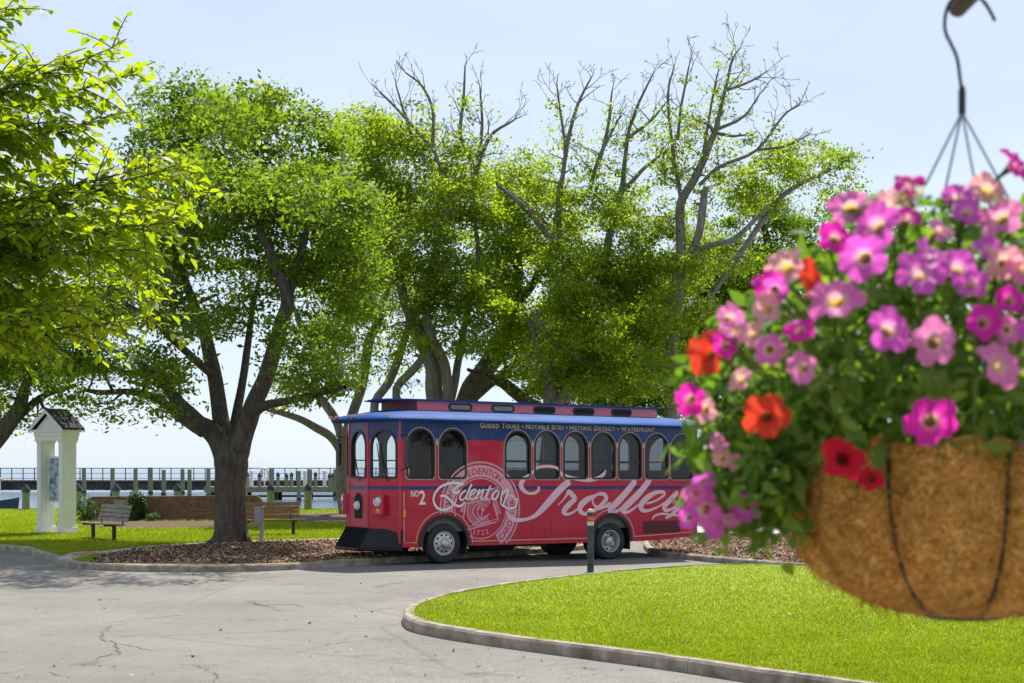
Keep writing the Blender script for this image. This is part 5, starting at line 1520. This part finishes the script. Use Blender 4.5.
tall = [(84, 128, 1.9, 'tall green mooring pile nearest the kiosk'), (112.5, 112, 1.9, 'tall mooring pile left of the first capped bollard behind the wall'), (135.5, 112, 1.9, 'tall mooring pile above the climbing plant'), (150.5, 122, 2.0, 'slim mooring pile, second right of the climbing plant'),
        (163.5, 120, 1.8, 'mooring pile halfway along the brick wall'), (182.5, 126, 1.85, 'mooring pile beside the capped bollard behind the wall'), (189.5, 112, 1.85, 'thick mooring pile left of the big oak trunk'), (208.5, 112, 1.9, 'mooring pile half hidden by the big oak trunk'),
        (271, 116, 1.9, 'tall pile rising behind a capped shore bollard'), (299, 103, 1.75, 'tall thick pile in front of the dock'), (310, 118, 1.85, 'tall pile right of the thick one by the dock'), (335.5, 118, 1.85, 'tall pile at the dock beside the slender tree')]
for p_, D, zt, lb in tall:
    pile(p_, D, zt, lb, 'tall mooring piles in the bay', .17 * D / 112, False, -1.8, random.uniform(-.006, .006))

def pier():
    D = 156.0; x0_, x1_ = px(-60, D), px(560, D)
    root = empty('pier', ((x0_ + x1_) / 2, D, -.7), 0, 'long low pier with dark bulkhead and thin metal railing across the bay', 'pier')
    L = x1_ - x0_
    m = MB(); m.box((0, 1.5, 1.28), (L, 3.4, .1)); m.build('deck', M['dock'], root)
    m = MB(); m.box((0, .2, .72), (L, .2, 1.0))
    for k in range(int(L / .5)): m.box((-L / 2 + .25 + k * .5, .08, .72 + random.uniform(-.03, .03)), (.3, .08, 1.02))
    m.box((0, 0, 1.12), (L, .14, .16)); m.build('bulkhead', M['dark_timber'], root)
    for z in (2.62, 2.05, 1.5):
        m = MB(); m.box((0, .2, z), (L, .06, .08 if z > 2.5 else .05)); m.build('rail', M['rail'], root)
    n = int(L / 1.25); post = None
    for k in range(min(n, 96)):
        if post is None:
            m = MB(); m.box((0, .2, 1.97), (.1, .06, 1.32)); post = m.build('railing_post', M['rail'], root); o = post
        else:
            o = post.copy(); COL.objects.link(o); o.parent = root
        o.location = (-L / 2 + .3 + k * 1.25, 0, 0)
pier()

def dock():
    D = 118.0; x0_, x1_ = px(205, D), px(470, D)
    root = empty('dock', ((x0_ + x1_) / 2, D, -.7), 0, 'timber boat dock on short piles behind the benches', 'dock')
    L = x1_ - x0_
    m = MB(); m.box((0, 1.4, 1.05), (L, 3.4, .12)); m.build('deck', M['dock'], root)
    m = MB(); m.box((0, -.33, .82), (L, .1, .34)); m.build('fascia', M['pile'], root)
    for k in range(9):
        for yy in (.2, 2.6):
            m = MB(); m.lathe([(.2, -.8), (.19, 1.0)], 10, Matrix.Translation((-L / 2 + .6 + k * (L - 1.2) / 8, yy, 0))); m.build('support_pile', M['dark_timber'], root)
    m = MB(); m.box((0, 1.4, .3), (L, .12, .16)); m.build('cross_beam', M['dark_timber'], root)
dock()
ped_lab = ['white dock pedestal just right of the big oak trunk', 'white dock pedestal behind the right end of the brown bench', 'white dock pedestal right of the thick pile', 'white dock pedestal beside the slender tree']
for p_, lb in zip((251.5, 305, 324.5, 329), ped_lab):
    if p_ == 329: continue
    D = 118.3; root = empty('power_pedestal', (px(p_, D), D, .41), 0, lb, 'pedestal', 'white pedestals on the dock')
    m = MB(); m.bbox((0, 0, .6), (.27, .27, 1.2), .03); m.build('column', M['white'], root)
    m = MB(); m.bbox((0, 0, 1.26), (.36, .36, .1), .03); m.lathe([(.15, 1.31), (.13, 1.36), (0, 1.4)], 12); m.build('cap', M['white'], root)
D = 118.5
root = empty('life_ring_stand', (px(264.5, D), D, .41), 0, 'white life ring hanging on a slim stand on the dock', 'stand')
m = MB(); m.box((0, 0, .75), (.1, .1, 1.5)); m.build('post', M['white'], root)
m = MB(); m.tube([(.34 * math.cos(a), -.08, 1.0 + .52 * math.sin(a)) for a in [2 * PI * k / 20 for k in range(21)]], .09, 8); m.build('ring', M['white'], root, smooth=60)
for p_, lb in ((247.5, 'short capped dock post nearest the oak trunk'), (259.5, 'short capped dock post left of the life ring'), (278, 'short capped dock post right of the life ring'), (286.5, 'short capped dock post, pair with a thicker neighbour'), (291.5, 'thin short capped dock post left of the thick pile'), (315.5, 'short capped dock post between two white pedestals'), (329.5, 'short capped dock post right of the last white pedestal'), (332.5, 'short capped dock post touching its twin by the slender tree')):
    pile(p_, 118.0 + random.uniform(0, 1.2), 1.3 + random.uniform(-.1, .05), lb, 'short capped posts on the dock', .15, True, .41, name='dock_post')

def boat():
    D = 78.0; root = empty('motor_boat', (px(-18, D), D, -.7), 0, 'small dark hulled boat with tan canopy at the left edge', 'boat')
    secs = [(-2.6, .95, .75), (-1.5, 1.05, .75), (0, 1.05, .8), (1.0, .8, .88), (1.8, .3, 1.0), (2.05, .03, 1.08)]
    m = MB(); rows = []
    for x, w, h in secs: rows.append([(x, -w, h), (x - .1 * (x > 1), -w * .75, .1), (x - .2 * (x > 1), 0, -.2), (x - .1 * (x > 1), w * .75, .1), (x, w, h)])
    vs = [p for r in rows for p in r]; m.add(vs, [(i * 5 + j, i * 5 + j + 1, i * 5 + j + 6, i * 5 + j + 5) for i in range(5) for j in range(4)] + [(0, 1, 2, 3, 4)])
    m.build('hull', mottled('navy_hull', (.03, .05, .075), (.05, .075, .1), 2, .3), root, smooth=50)
    m = MB(); m.add([(x, s * w * .97, h - .04) for x, w, h in secs for s in (-1, 1)], [(2 * i, 2 * i + 1, 2 * i + 3, 2 * i + 2) for i in range(5)]); m.build('deck', M['white'], root)
    m = MB(); m.bbox((-.3, 0, 1.0), (1.5, 1.3, .6), .08); m.build('cabin', M['white'], root)
    m = MB()
    for sx, sy in ((-1.2, -.8), (-1.2, .8), (.7, -.8), (.7, .8)): m.tube([(sx, sy, .7), (sx, sy, 2.0)], .03, 6)
    m.build('canopy_frame', M['chrome'], root)
    m = MB(); m.bbox((-.25, 0, 2.05), (2.2, 1.8, .16), .07); m.build('canopy', mottled('tan_canvas', (.4, .25, .13), (.5, .32, .18), 4, .8), root)
boat()

# ------------------------------------------------------------------ right side: posts, sign post and parked car beyond the bed
def bed_post(p_, ybase, h, w, label, name='post'):
    p = gp(p_, ybase); root = empty(name, p, R(12), label, 'post', 'wooden posts at the right mulch bed')
    m = MB(); m.bbox((0, 0, h / 2), (w, w, h), .012); m.build('shaft', M['pile'], root)
    m = MB(); m.lathe([(w * .72, h), (w * .72, h + .03), (0, h + .1)], 4, Matrix.Rotation(R(45), 4, 'Z')); m.build('cap', M['dark_timber'], root)
bed_post(786.5, 534.8, 1.0, .17, 'short square post standing on the edge of the pale pavement')
bed_post(803, 541.5, 1.25, .2, 'square wooden post in the right mulch bed beside the basket')
bed_post(742, 534.5, 1.0, .17, 'short square post half hidden behind the hanging petunias')

def car(loc, rz):
    root = empty('parked_car', loc, rz, 'dark blue parked car glimpsed under the petunias on the pale lot', 'car')
    prof = [(-2.15, .35), (-2.2, .62), (-2.1, .86), (-1.3, .95), (-.75, 1.36), (.7, 1.42), (1.5, 1.02), (2.1, .96), (2.2, .6), (2.15, .32)]
    def strip(pr, hw, mb_, inset=.0):
        n = len(pr)
        vs = [(x, -hw(z), z) for x, z in pr] + [(x, hw(z), z) for x, z in pr]
        mb_.add(vs, [(i, i + 1, n + i + 1, n + i) for i in range(n - 1)] + [(n - 1, 0, n, 2 * n - 1)] + [tuple(t) for t in tessellate_polygon([[Vector((x, z, 0)) for x, z in pr]])] + [tuple(n + i for i in t) for t in tessellate_polygon([[Vector((x, z, 0)) for x, z in pr]])])
    m = MB(); strip(prof, lambda z: .88 if z < .98 else .68, m); m.build('body', mottled('navy_car_paint', (.012, .018, .04), (.02, .03, .06), 2, .3, coat=.8), root, smooth=30)
    for s in (-1, 1):
        m = MB(); P = [(-1.15, .99), (-.68, 1.31), (.0, 1.35), (.0, .99)]; m.add([(x, s * (.885 - (z - .97) * .5), z) for x, z in P], [(0, 1, 2, 3)]); m.build('window', M['dark_hole'], root)
        m = MB(); P = [(.08, .99), (.08, 1.35), (.66, 1.37), (1.3, 1.02)]; m.add([(x, s * (.885 - (z - .97) * .5), z) for x, z in P], [(0, 1, 2, 3)]); m.build('window', M['dark_hole'], root)
        for x in (-1.35, 1.35):
            w = empty('wheel', (x, s * .8, .33)); w.parent = root
            Mx = Matrix.Rotation(R(-90 * s), 4, 'X')
            m = MB(); m.lathe([(.2, .09), (.3, .1), (.33, .05), (.33, -.1), (.2, -.1)], 24, Mx); m.build('tyre', M['tyre'], w, smooth=40)
            m = MB(); m.lathe([(.2, .085), (.17, .06), (.05, .08), (0, .085)], 24, Mx); m.build('rim', M['steel'], w, smooth=40)
        m = MB(); m.bbox((2.13, s * .62, .72), (.1, .32, .14), .02); m.build('headlight', M['lens'], root)
        m = MB(); m.bbox((-2.13, s * .62, .76), (.1, .3, .14), .02); m.build('tail_light', M['red_lens'], root)
p = gp(800, 513.5)
car((p.x - .3, 57, g(9)), R(168))

# ------------------------------------------------------------------ hanging basket with petunias
BD, BK = 1.7, 1.7 / F
BX = (962 - 512) * BK
def bz(py): return H + (HY - py) * BK
RB = .2
basket = empty('hanging_basket', (BX, BD, bz(614)), 0, 'coir-lined wire hanging basket on a dark hook in the foreground', 'hanging basket')
ZR = bz(455) - bz(618)
NW = 9
def liner_r(f, th):
    """radius at height fraction f (0 bottom, 1 rim)"""
    base = RB * (0.26 + 0.74 * (1 - (1 - f) ** 2.1) ** 0.62)
    ph = math.cos(NW * (th - TH0))
    return base * (1 + .2 * math.sqrt(max(0, (1 - ph) / 2)) * 1.3 * min(1, 3 * f + .15) * (1 - .35 * f) - .09) 
TH0 = R(-107.6 + 15)
coir = NT('coir_fibre')
v = coir.coord('Object')
wv = coir.n('TexWave', bands_direction='DIAGONAL'); coir.l(v, wv.inputs['Vector']); wv.inputs['Scale'].default_value = 22; wv.inputs['Distortion'].default_value = 28; wv.inputs['Detail'].default_value = 5; wv.inputs['Detail Scale'].default_value = 2.5
n1 = coir.noise(70, v, 6, .8)
c = coir.ramp(wv.outputs['Fac'], [(0.05, (0.5, 0.19, 0.03)), (0.4, (0.86, 0.4, 0.075)), (0.9, (0.96, 0.6, 0.19))])
c = coir.mix(.45, c, coir.ramp(n1, [(.3, (.5, .45, .4)), (.7, (1.3, 1.25, 1.2))]), 'MULTIPLY')
c = coir.mix(.8, c, coir.ramp(coir.noise(16, v, 6, .75), [(.3, (.55, .5, .44)), (.6, (1.08, 1.06, 1.0))]), 'MULTIPLY'); coir.base(c); coir.set(.95, 0, .1); coir.bump(coir.math('ADD', n1, wv.outputs['Fac']), .6, .008)
m = MB(); NTH, NF = 144, 26; vs = []
for i in range(NF + 1):
    f = i / NF
    for k in range(NTH):
        th = 2 * PI * k / NTH; r = liner_r(f, th) + .004 * noise.noise(Vector((math.cos(th) * 9, math.sin(th) * 9, f * 9)))
        zz = ZR * f ** 1.15 + ((.008 + 0.014 * noise.noise(Vector((math.cos(th) * 5, math.sin(th) * 5, 3))) + .006 * noise.noise(Vector((math.cos(th) * 19, math.sin(th) * 19, 3)))) if i == NF else 0)
        vs.append((r * math.cos(th), r * math.sin(th), zz))
for i in range(1, 4):
    for k in range(NTH):
        th = 2 * PI * k / NTH; r = liner_r(1, th) - .012 * (i > 0) - .002 * i
        vs.append((r * math.cos(th), r * math.sin(th), ZR - .02 * i + .012))
NR_ = NF + 4
m.add(vs, [(i * NTH + k, i * NTH + (k + 1) % NTH, (i + 1) * NTH + (k + 1) % NTH, (i + 1) * NTH + k) for i in range(NR_ - 1) for k in range(NTH)] + [tuple(range(NTH))[::-1]])
liner = m.build('coir_liner', coir.m, basket, smooth=60)
m = MB()   # loose fibres
for k in range(2600):
    f = random.uniform(.05, 1); th = random.uniform(0, 2 * PI); r = liner_r(f, th)
    p = Vector((r * math.cos(th), r * math.sin(th), ZR * f ** 1.15)); n_ = Vector((math.cos(th), math.sin(th), -.3)); t_ = Vector((random.gauss(0, 1), random.gauss(0, 1), random.gauss(0, 1))).normalized()
    L = random.uniform(.006, .02)
    m.tube([p - t_ * L, p + n_ * random.uniform(.002, .006), p + t_ * L], .0006, 3, caps=False)
tag(m.build('loose_fibre', coir.m, liner, fix=False), kind='stuff')
m = MB()
for k in range(NW):
    th = TH0 + 2 * PI * k / NW
    m.tube([((liner_r(f, th) + .0025) * math.cos(th), (liner_r(f, th) + .0025) * math.sin(th), ZR * f ** 1.15) for f in [i / 20 for i in range(21)]], .0022, 6)
for f in (1.0, .0):
    m.tube([((liner_r(f, th) + (-.008 if f else -.006)) * math.cos(th), (liner_r(f, th) + (-.008 if f else -.006)) * math.sin(th), ZR * f ** 1.15 + (-.012 if f else -.002)) for th in [2 * PI * k / 72 for k in range(73)]], .0026, 6)
m.build('wire_frame', M['black'], basket, smooth=60)
apex = Vector((0, 0, bz(116) - bz(618)))
rodm = mottled('grey_rod', (.2, .24, .28), (.28, .32, .36), 5, .4)
for th in (R(-107.6 - 78), R(-107.6 - 152), R(-107.6 + 18), R(-107.6 + 84)):
    m = MB(); m.tube([(RB * math.cos(th), RB * math.sin(th), ZR), tuple(apex)], .0015, 6); m.build('hanger_rod', rodm, basket)
m = MB()
hk = [(963, 118), (962, 100), (960, 82), (957, 62), (951, 48), (945.5, 36), (945, 22), (949, 8), (957, 0), (966, -4), (976, -2), (984, 6), (990, 15), (995, 25)]
m.tube([Vector(((a - 962) * BK, 0, bz(b) - bz(618))) for a, b in catmull(hk, 4)], .0022, 8)
m.lathe([(.0045, bz(118) - bz(618)), (.0045, bz(96) - bz(618)), (.003, bz(90) - bz(618))], 10)
m.build('hook', M['black'], basket, smooth=60)
# bracket arm the hook hangs from
root = empty('bracket_arm', ((968 - 512) * BK, -.9, 0), 0, 'dark brown round bracket arm the basket hook hangs over', 'bracket')
zr = bz(-6) - .0
m = MB(); m.tube([(0, 0, zr - .004), (0, .9 + BD + .04, zr - .004)], .0115, 14); m.build('arm', mottled('brown_iron', (.05, .02, .018), (.09, .04, .035), 6, .5), root, smooth=60)
m = MB(); m.tube([(0, 0, 0), (0, 0, zr + .05)], .035, 12); m.tube([(0, 0, zr - .5), (0, .45, zr - .02)], .01, 8); m.build('upright', M['black'], root, smooth=60)

def petal_mat(name, edge, mid, throat, vein):
    q = NT(name)
    at_ = q.n('Attribute'); at_.attribute_name = 'rad'
    c = q.ramp(at_.outputs['Fac'], [(0.0, (0.05, 0.05, 0.01)), (0.09, (0.12, 0.09, 0.02)), (0.15, throat), (0.25, mid), (0.45, edge), (1.0, edge)])
    n_ = q.noise(160, q.coord('Object'), 3)
    c = q.mix(.35, c, q.ramp(n_, [(.35, (.78, .78, .78)), (.65, (1.12, 1.12, 1.12))]), 'MULTIPLY')
    q.base(c); q.set(.55, 0, .25)
    tr = q.n('BsdfTranslucent'); q.l(c, tr.inputs[0])
    ms = q.n('MixShader'); ms.inputs[0].default_value = .55
    q.l(q.b.outputs[0], ms.inputs[1]); q.l(tr.outputs[0], ms.inputs[2]); q.l(ms.outputs[0], q.out.inputs['Surface'])
    return q.m
PM = {'M': petal_mat('magenta_petal', (.82, .13, .64), (.86, .36, .66), (.86, .6, .34), 0), 'H': petal_mat('hot_magenta_petal', (.84, .03, .46), (.84, .16, .5), (.8, .5, .25), 0),
      'P': petal_mat('salmon_pink_petal', (.88, .42, .46), (.9, .6, .5), (.9, .58, .08), 0), 'R': petal_mat('orange_red_petal', (.8, .07, .03), (.76, .04, .025), (.55, .08, .02), 0),
      'C': petal_mat('crimson_petal', (.66, .012, .035), (.55, .008, .025), (.15, .005, .01), 0), 'Y': petal_mat('pink_yellow_eyed_petal', (.86, .2, .56), (.9, .56, .62), (.9, .56, .03), 0), 'K': petal_mat('rose_pink_petal', (.87, .25, .55), (.9, .5, .6), (.82, .58, .22), 0)}
M['leaf_petunia'] = leaf_mat('petunia_leaf_bright', [(0, (0.07, 0.15, 0.028)), (0.5, (0.14, 0.26, 0.045)), (0.85, (0.25, 0.35, 0.06)), (1, (0.4, 0.39, 0.1))], 0.52, 0.55, 0.3, (1.6, 1.6, 0.6))
M['calyx'] = leaf_mat('calyx_green', [(0, (.09, .16, .03)), (1, (.2, .26, .06))], .3)

def petunia_mesh(seed, mat):
    rnd = random.Random(seed)
    NA, NRr = 60, 9
    vs, rad = [], []
    ph = rnd.uniform(0, 6)
    for i in range(NRr + 1):
        u = i / NRr
        for k in range(NA):
            a = 2 * PI * k / NA
            lobe = 1 - .22 * abs(math.cos(2.5 * (a))) ** 8 * u * u + .04 * math.sin(2 * a + ph) * u + .02 * math.sin(11 * a + 2 * ph) * u * u
            r = (.1 + .9 * u) * lobe
            fl = -.75 * max(0, 1 - u / .3) ** 1.3 + .12 * u - .22 * max(0, u - .6) ** 1.5
            ruf = .06 * u ** 3 * math.sin(10 * a + ph) + .09 * u * u * math.sin(3 * a + 2 * ph) + .07 * u * math.cos(5 * a) + .12 * u * u * math.sin(2 * a + 3 * ph) + .03 * u ** 4 * math.sin(19 * a + ph)
            vs.append((r * math.cos(a), r * math.sin(a), fl + ruf)); rad.append(u)
    fs = [(i * NA + k, i * NA + (k + 1) % NA, (i + 1) * NA + (k + 1) % NA, (i + 1) * NA + k) for i in range(NRr) for k in range(NA)]
    b = len(vs); vs.append((0, 0, -.8)); rad.append(0.05); fs += [(b, (k + 1) % NA, k) for k in range(NA)]
    # pistil in the eye
    b = len(vs)
    for z, r in ((-.7, .03), (-.3, .05), (-.22, .07), (-.15, .02)):
        for k in range(6): vs.append((r * math.cos(PI * k / 3), r * math.sin(PI * k / 3), z)); rad.append(.2)
    fs += [(b + i * 6 + k, b + i * 6 + (k + 1) % 6, b + (i + 1) * 6 + (k + 1) % 6, b + (i + 1) * 6 + k) for i in range(3) for k in range(6)]
    me = bpy.data.meshes.new('flower'); me.from_pydata(vs, [], fs); me.materials.append(mat)
    a = me.attributes.new('rad', 'FLOAT', 'POINT'); a.data.foreach_set('value', rad)
    me.polygons.foreach_set('use_smooth', [True] * len(me.polygons))
    return me
plants = {}
pc = Vector((BX, BD, bz(455)))
for key, lb in (('pink', 'magenta-pink flowered petunia filling most of the hanging basket'), ('red', 'orange-red flowered petunia trailing over the left of the basket'), ('pale', 'pale salmon-pink petunia flowering on top of the basket')):
    plants[key] = empty('petunia_plant', pc, 0, lb, 'flowering plant')
FL = [(850, 208, 21, 'Y'), (887, 208, 18, 'P'), (876, 226, 23, 'M'), (863, 258, 22, 'M'), (909, 184, 15, 'H'), (909, 216, 13, 'H'), (835, 238, 16, 'H'), (786, 267, 20, 'P'), (769, 285, 15, 'H'), (811, 278, 18, 'R'), (836, 301, 25, 'Y'),
      (889, 330, 21, 'M'), (934, 342, 21, 'K'), (998, 365, 24, 'K'), (984, 322, 18, 'H'), (931, 421, 23, 'H'), (930, 252, 17, 'M'), (920, 274, 23, 'M'), (958, 268, 20, 'M'), (971, 284, 16, 'M'), (957, 197, 17, 'M'), (967, 212, 16, 'M'), (988, 190, 18, 'P'),
      (1001, 218, 19, 'K'), (1015, 164, 17, 'H'), (1004, 263, 16, 'P'), (1021, 268, 16, 'K'), (708, 353, 22, 'R'), (736, 330, 14, 'Y'), (766, 309, 18, 'P'), (730, 320, 15, 'K'), (802, 368, 15, 'K'), (766, 416, 21, 'R'), (690, 400, 15, 'H'), (704, 410, 13, 'P'),
      (843, 459, 20, 'C'), (871, 479, 11, 'C'), (703, 482, 13, 'M'), (704, 509, 20, 'Y'), (745, 507, 16, 'M'), (712, 524, 14, 'M'), (688, 518, 11, 'M'), (719, 443, 10, 'K'), (735, 462, 8, 'P'), (722, 458, 9, 'P'), (752, 335, 12, 'P'), (1040, 330, 22, 'M'), (1060, 230, 22, 'P'), (1050, 420, 20, 'R'), (1090, 300, 22, 'M'),
      (1110, 400, 22, 'K'), (800, 330, 15, 'H'), (770, 350, 14, 'Y'), (740, 380, 13, 'P'), (775, 290, 14, 'M'), (940, 230, 13, 'K'), (990, 250, 15, 'M'), (725, 345, 13, 'H'), (1008, 330, 14, 'Y'), (728, 520, 12, 'K'), (695, 495, 12, 'Y'), (1140, 250, 20, 'H'), (905, 196, 10, 'P'), (1010, 300, 14, 'H')]
bank = {k: [petunia_mesh(ord(k) % 7 + i * 13, PM[k]) for i in range(6)] for k in PM}
GX, GZ, GY = .31, .215, .29             # half extents of the plant
gc = Vector((BX + .0, BD, bz(370)))
for i, (fx, fy, fr, ck) in enumerate(FL):
    dx, dz = (fx - 962) * BK / GX, (bz(fy) - gc.z) / GZ
    q2 = dx * dx + dz * dz
    yd = -GY * math.sqrt(max(.04, 1 - min(q2, 1)))
    D = BD + yd * 1.08 - .025
    p = at(fx, fy, D)
    n_ = Vector((dx * .6, yd / GY * .9 - .35, dz * .55 + .12)).normalized()
    n_ = (n_ * .75 + Vector((0, -1, 0)) * .45 + Vector((random.gauss(0, .42), 0, random.gauss(.06, .36)))).normalized()
    key = 'red' if ck in 'RC' else ('pale' if ck == 'P' else 'pink')
    o = bpy.data.objects.new('flower', random.choice(bank[ck])); COL.objects.link(o); o.parent = plants[key]
    o.location = p - pc; sc = fr / F * D * random.uniform(1.08, 1.22)
    o.scale = (sc, sc * random.uniform(.8, 1), sc)
    o.rotation_euler = (n_.to_track_quat('Z', 'Y') @ __import__('mathutils').Quaternion((0, 0, 1), random.uniform(0, 6.28))).to_euler()
    m = MB(); st = p - n_ * sc * .6 
    tgt = Vector((BX + (p.x - BX) * .55, BD + (p.y - BD) * .55, min(p.z - .02, max(p.z - .1, bz(470)))))
    m.tube([st - pc, st - n_ * .018 - pc, (st - n_ * .03).lerp(tgt, .5) - pc, tgt - pc], [.0032, .0024, .0014, .0014], 6); m.build('stem', M['calyx'], plants[key], smooth=60)

# petunia leaves: a shell of small ovate leaves, denser to the top and front, trailing on the left
def pet_leaves(key, P, size):
    n = len(P); V = []
    N = P - np.array(gc); N /= np.linalg.norm(N, axis=1)[:, None] + 1e-9
    N = N * .7 + RNG.normal(0, .55, (n, 3)); N[:, 2] += .35; N /= np.linalg.norm(N, axis=1)[:, None]
    U = RNG.normal(0, 1, (n, 3)); U[:, 2] -= .3; U -= N * (U * N).sum(1)[:, None]; U /= np.linalg.norm(U, axis=1)[:, None]
    W = np.cross(N, U); L = (size * RNG.uniform(.55, 1.25, n))[:, None]; Wd = L * RNG.uniform(.36, .52, n)[:, None]
    cup = N * L * .12
    V = np.stack([P, P + U * L * .3 + W * Wd * .42 + cup * .6, P + U * L * .65 + W * Wd * .38 + cup * .5, P + U * L - cup * .4, P + U * L * .65 - W * Wd * .38 + cup * .5, P + U * L * .3 - W * Wd * .42 + cup * .6], 1)
    return V
n = 7000
v = RNG.normal(0, 1, (n, 3)); v /= np.linalg.norm(v, axis=1)[:, None]
rr = RNG.uniform(.35, 1.0, n) ** .6
bump_ = np.array([1 + .16 * noise.noise(Vector(q * 3.1)) for q in v])
P = np.array(gc) + v * (rr * bump_ * .93)[:, None] * np.array([GX, GY, GZ])
low = bz(452)
ok = (P[:, 2] > low) | ((np.hypot(P[:, 0] - BX, P[:, 1] - BD) > RB * 1.03) & (P[:, 2] > bz(490)) & (P[:, 0] < BX - .16))
P = P[ok]
# trailing shoots at the left
T = []
for k in range(26):
    a = R(random.uniform(158, 205)); s = Vector((BX + (RB + .02) * math.cos(a), BD + (RB + .02) * math.sin(a), bz(450)))
    e = s + Vector((math.cos(a) * random.uniform(.02, .1), math.sin(a) * random.uniform(.02, .1), -random.uniform(.02, .09) * (1 if math.cos(a) < -.55 else .35)))
    for j in range(34):
        t = random.random(); T.append(tuple(s.lerp(e, t) + Vector((random.gauss(0, .012), random.gauss(0, .012), random.gauss(0, .012)))))
for (tx, ty, D_) in ((712, 470, 1.68), (705, 440, 1.7), (720, 500, 1.66), (745, 480, 1.62), (735, 420, 1.62), (775, 505, 1.6), (770, 470, 1.6), (755, 520, 1.62), (700, 380, 1.7)):
    b_ = at(tx, ty, D_ + .07)
    for j in range(70): T.append(tuple(b_ + Vector((random.gauss(0, .016), random.gauss(0, .03), random.gauss(0, .02)))))
P = np.concatenate([P, np.array(T)])
side_ = P[:, 0] + RNG.normal(0, .05, len(P)); up_ = P[:, 2] + RNG.normal(0, .04, len(P))
kr = side_ < BX - .17
kp = (~kr) & (up_ > bz(290))
for key, sel in (('red', kr), ('pale', kp), ('pink', ~kr & ~kp)):
    np_mesh('foliage', pet_leaves(key, P[sel], .031), 6, M['leaf_petunia'], plants[key], pc)
# potting soil inside the liner
m = MB(); m.lathe([(RB * .93, ZR - .015), (0, ZR - .004)], 40); m.build('soil', M['soil'], basket)
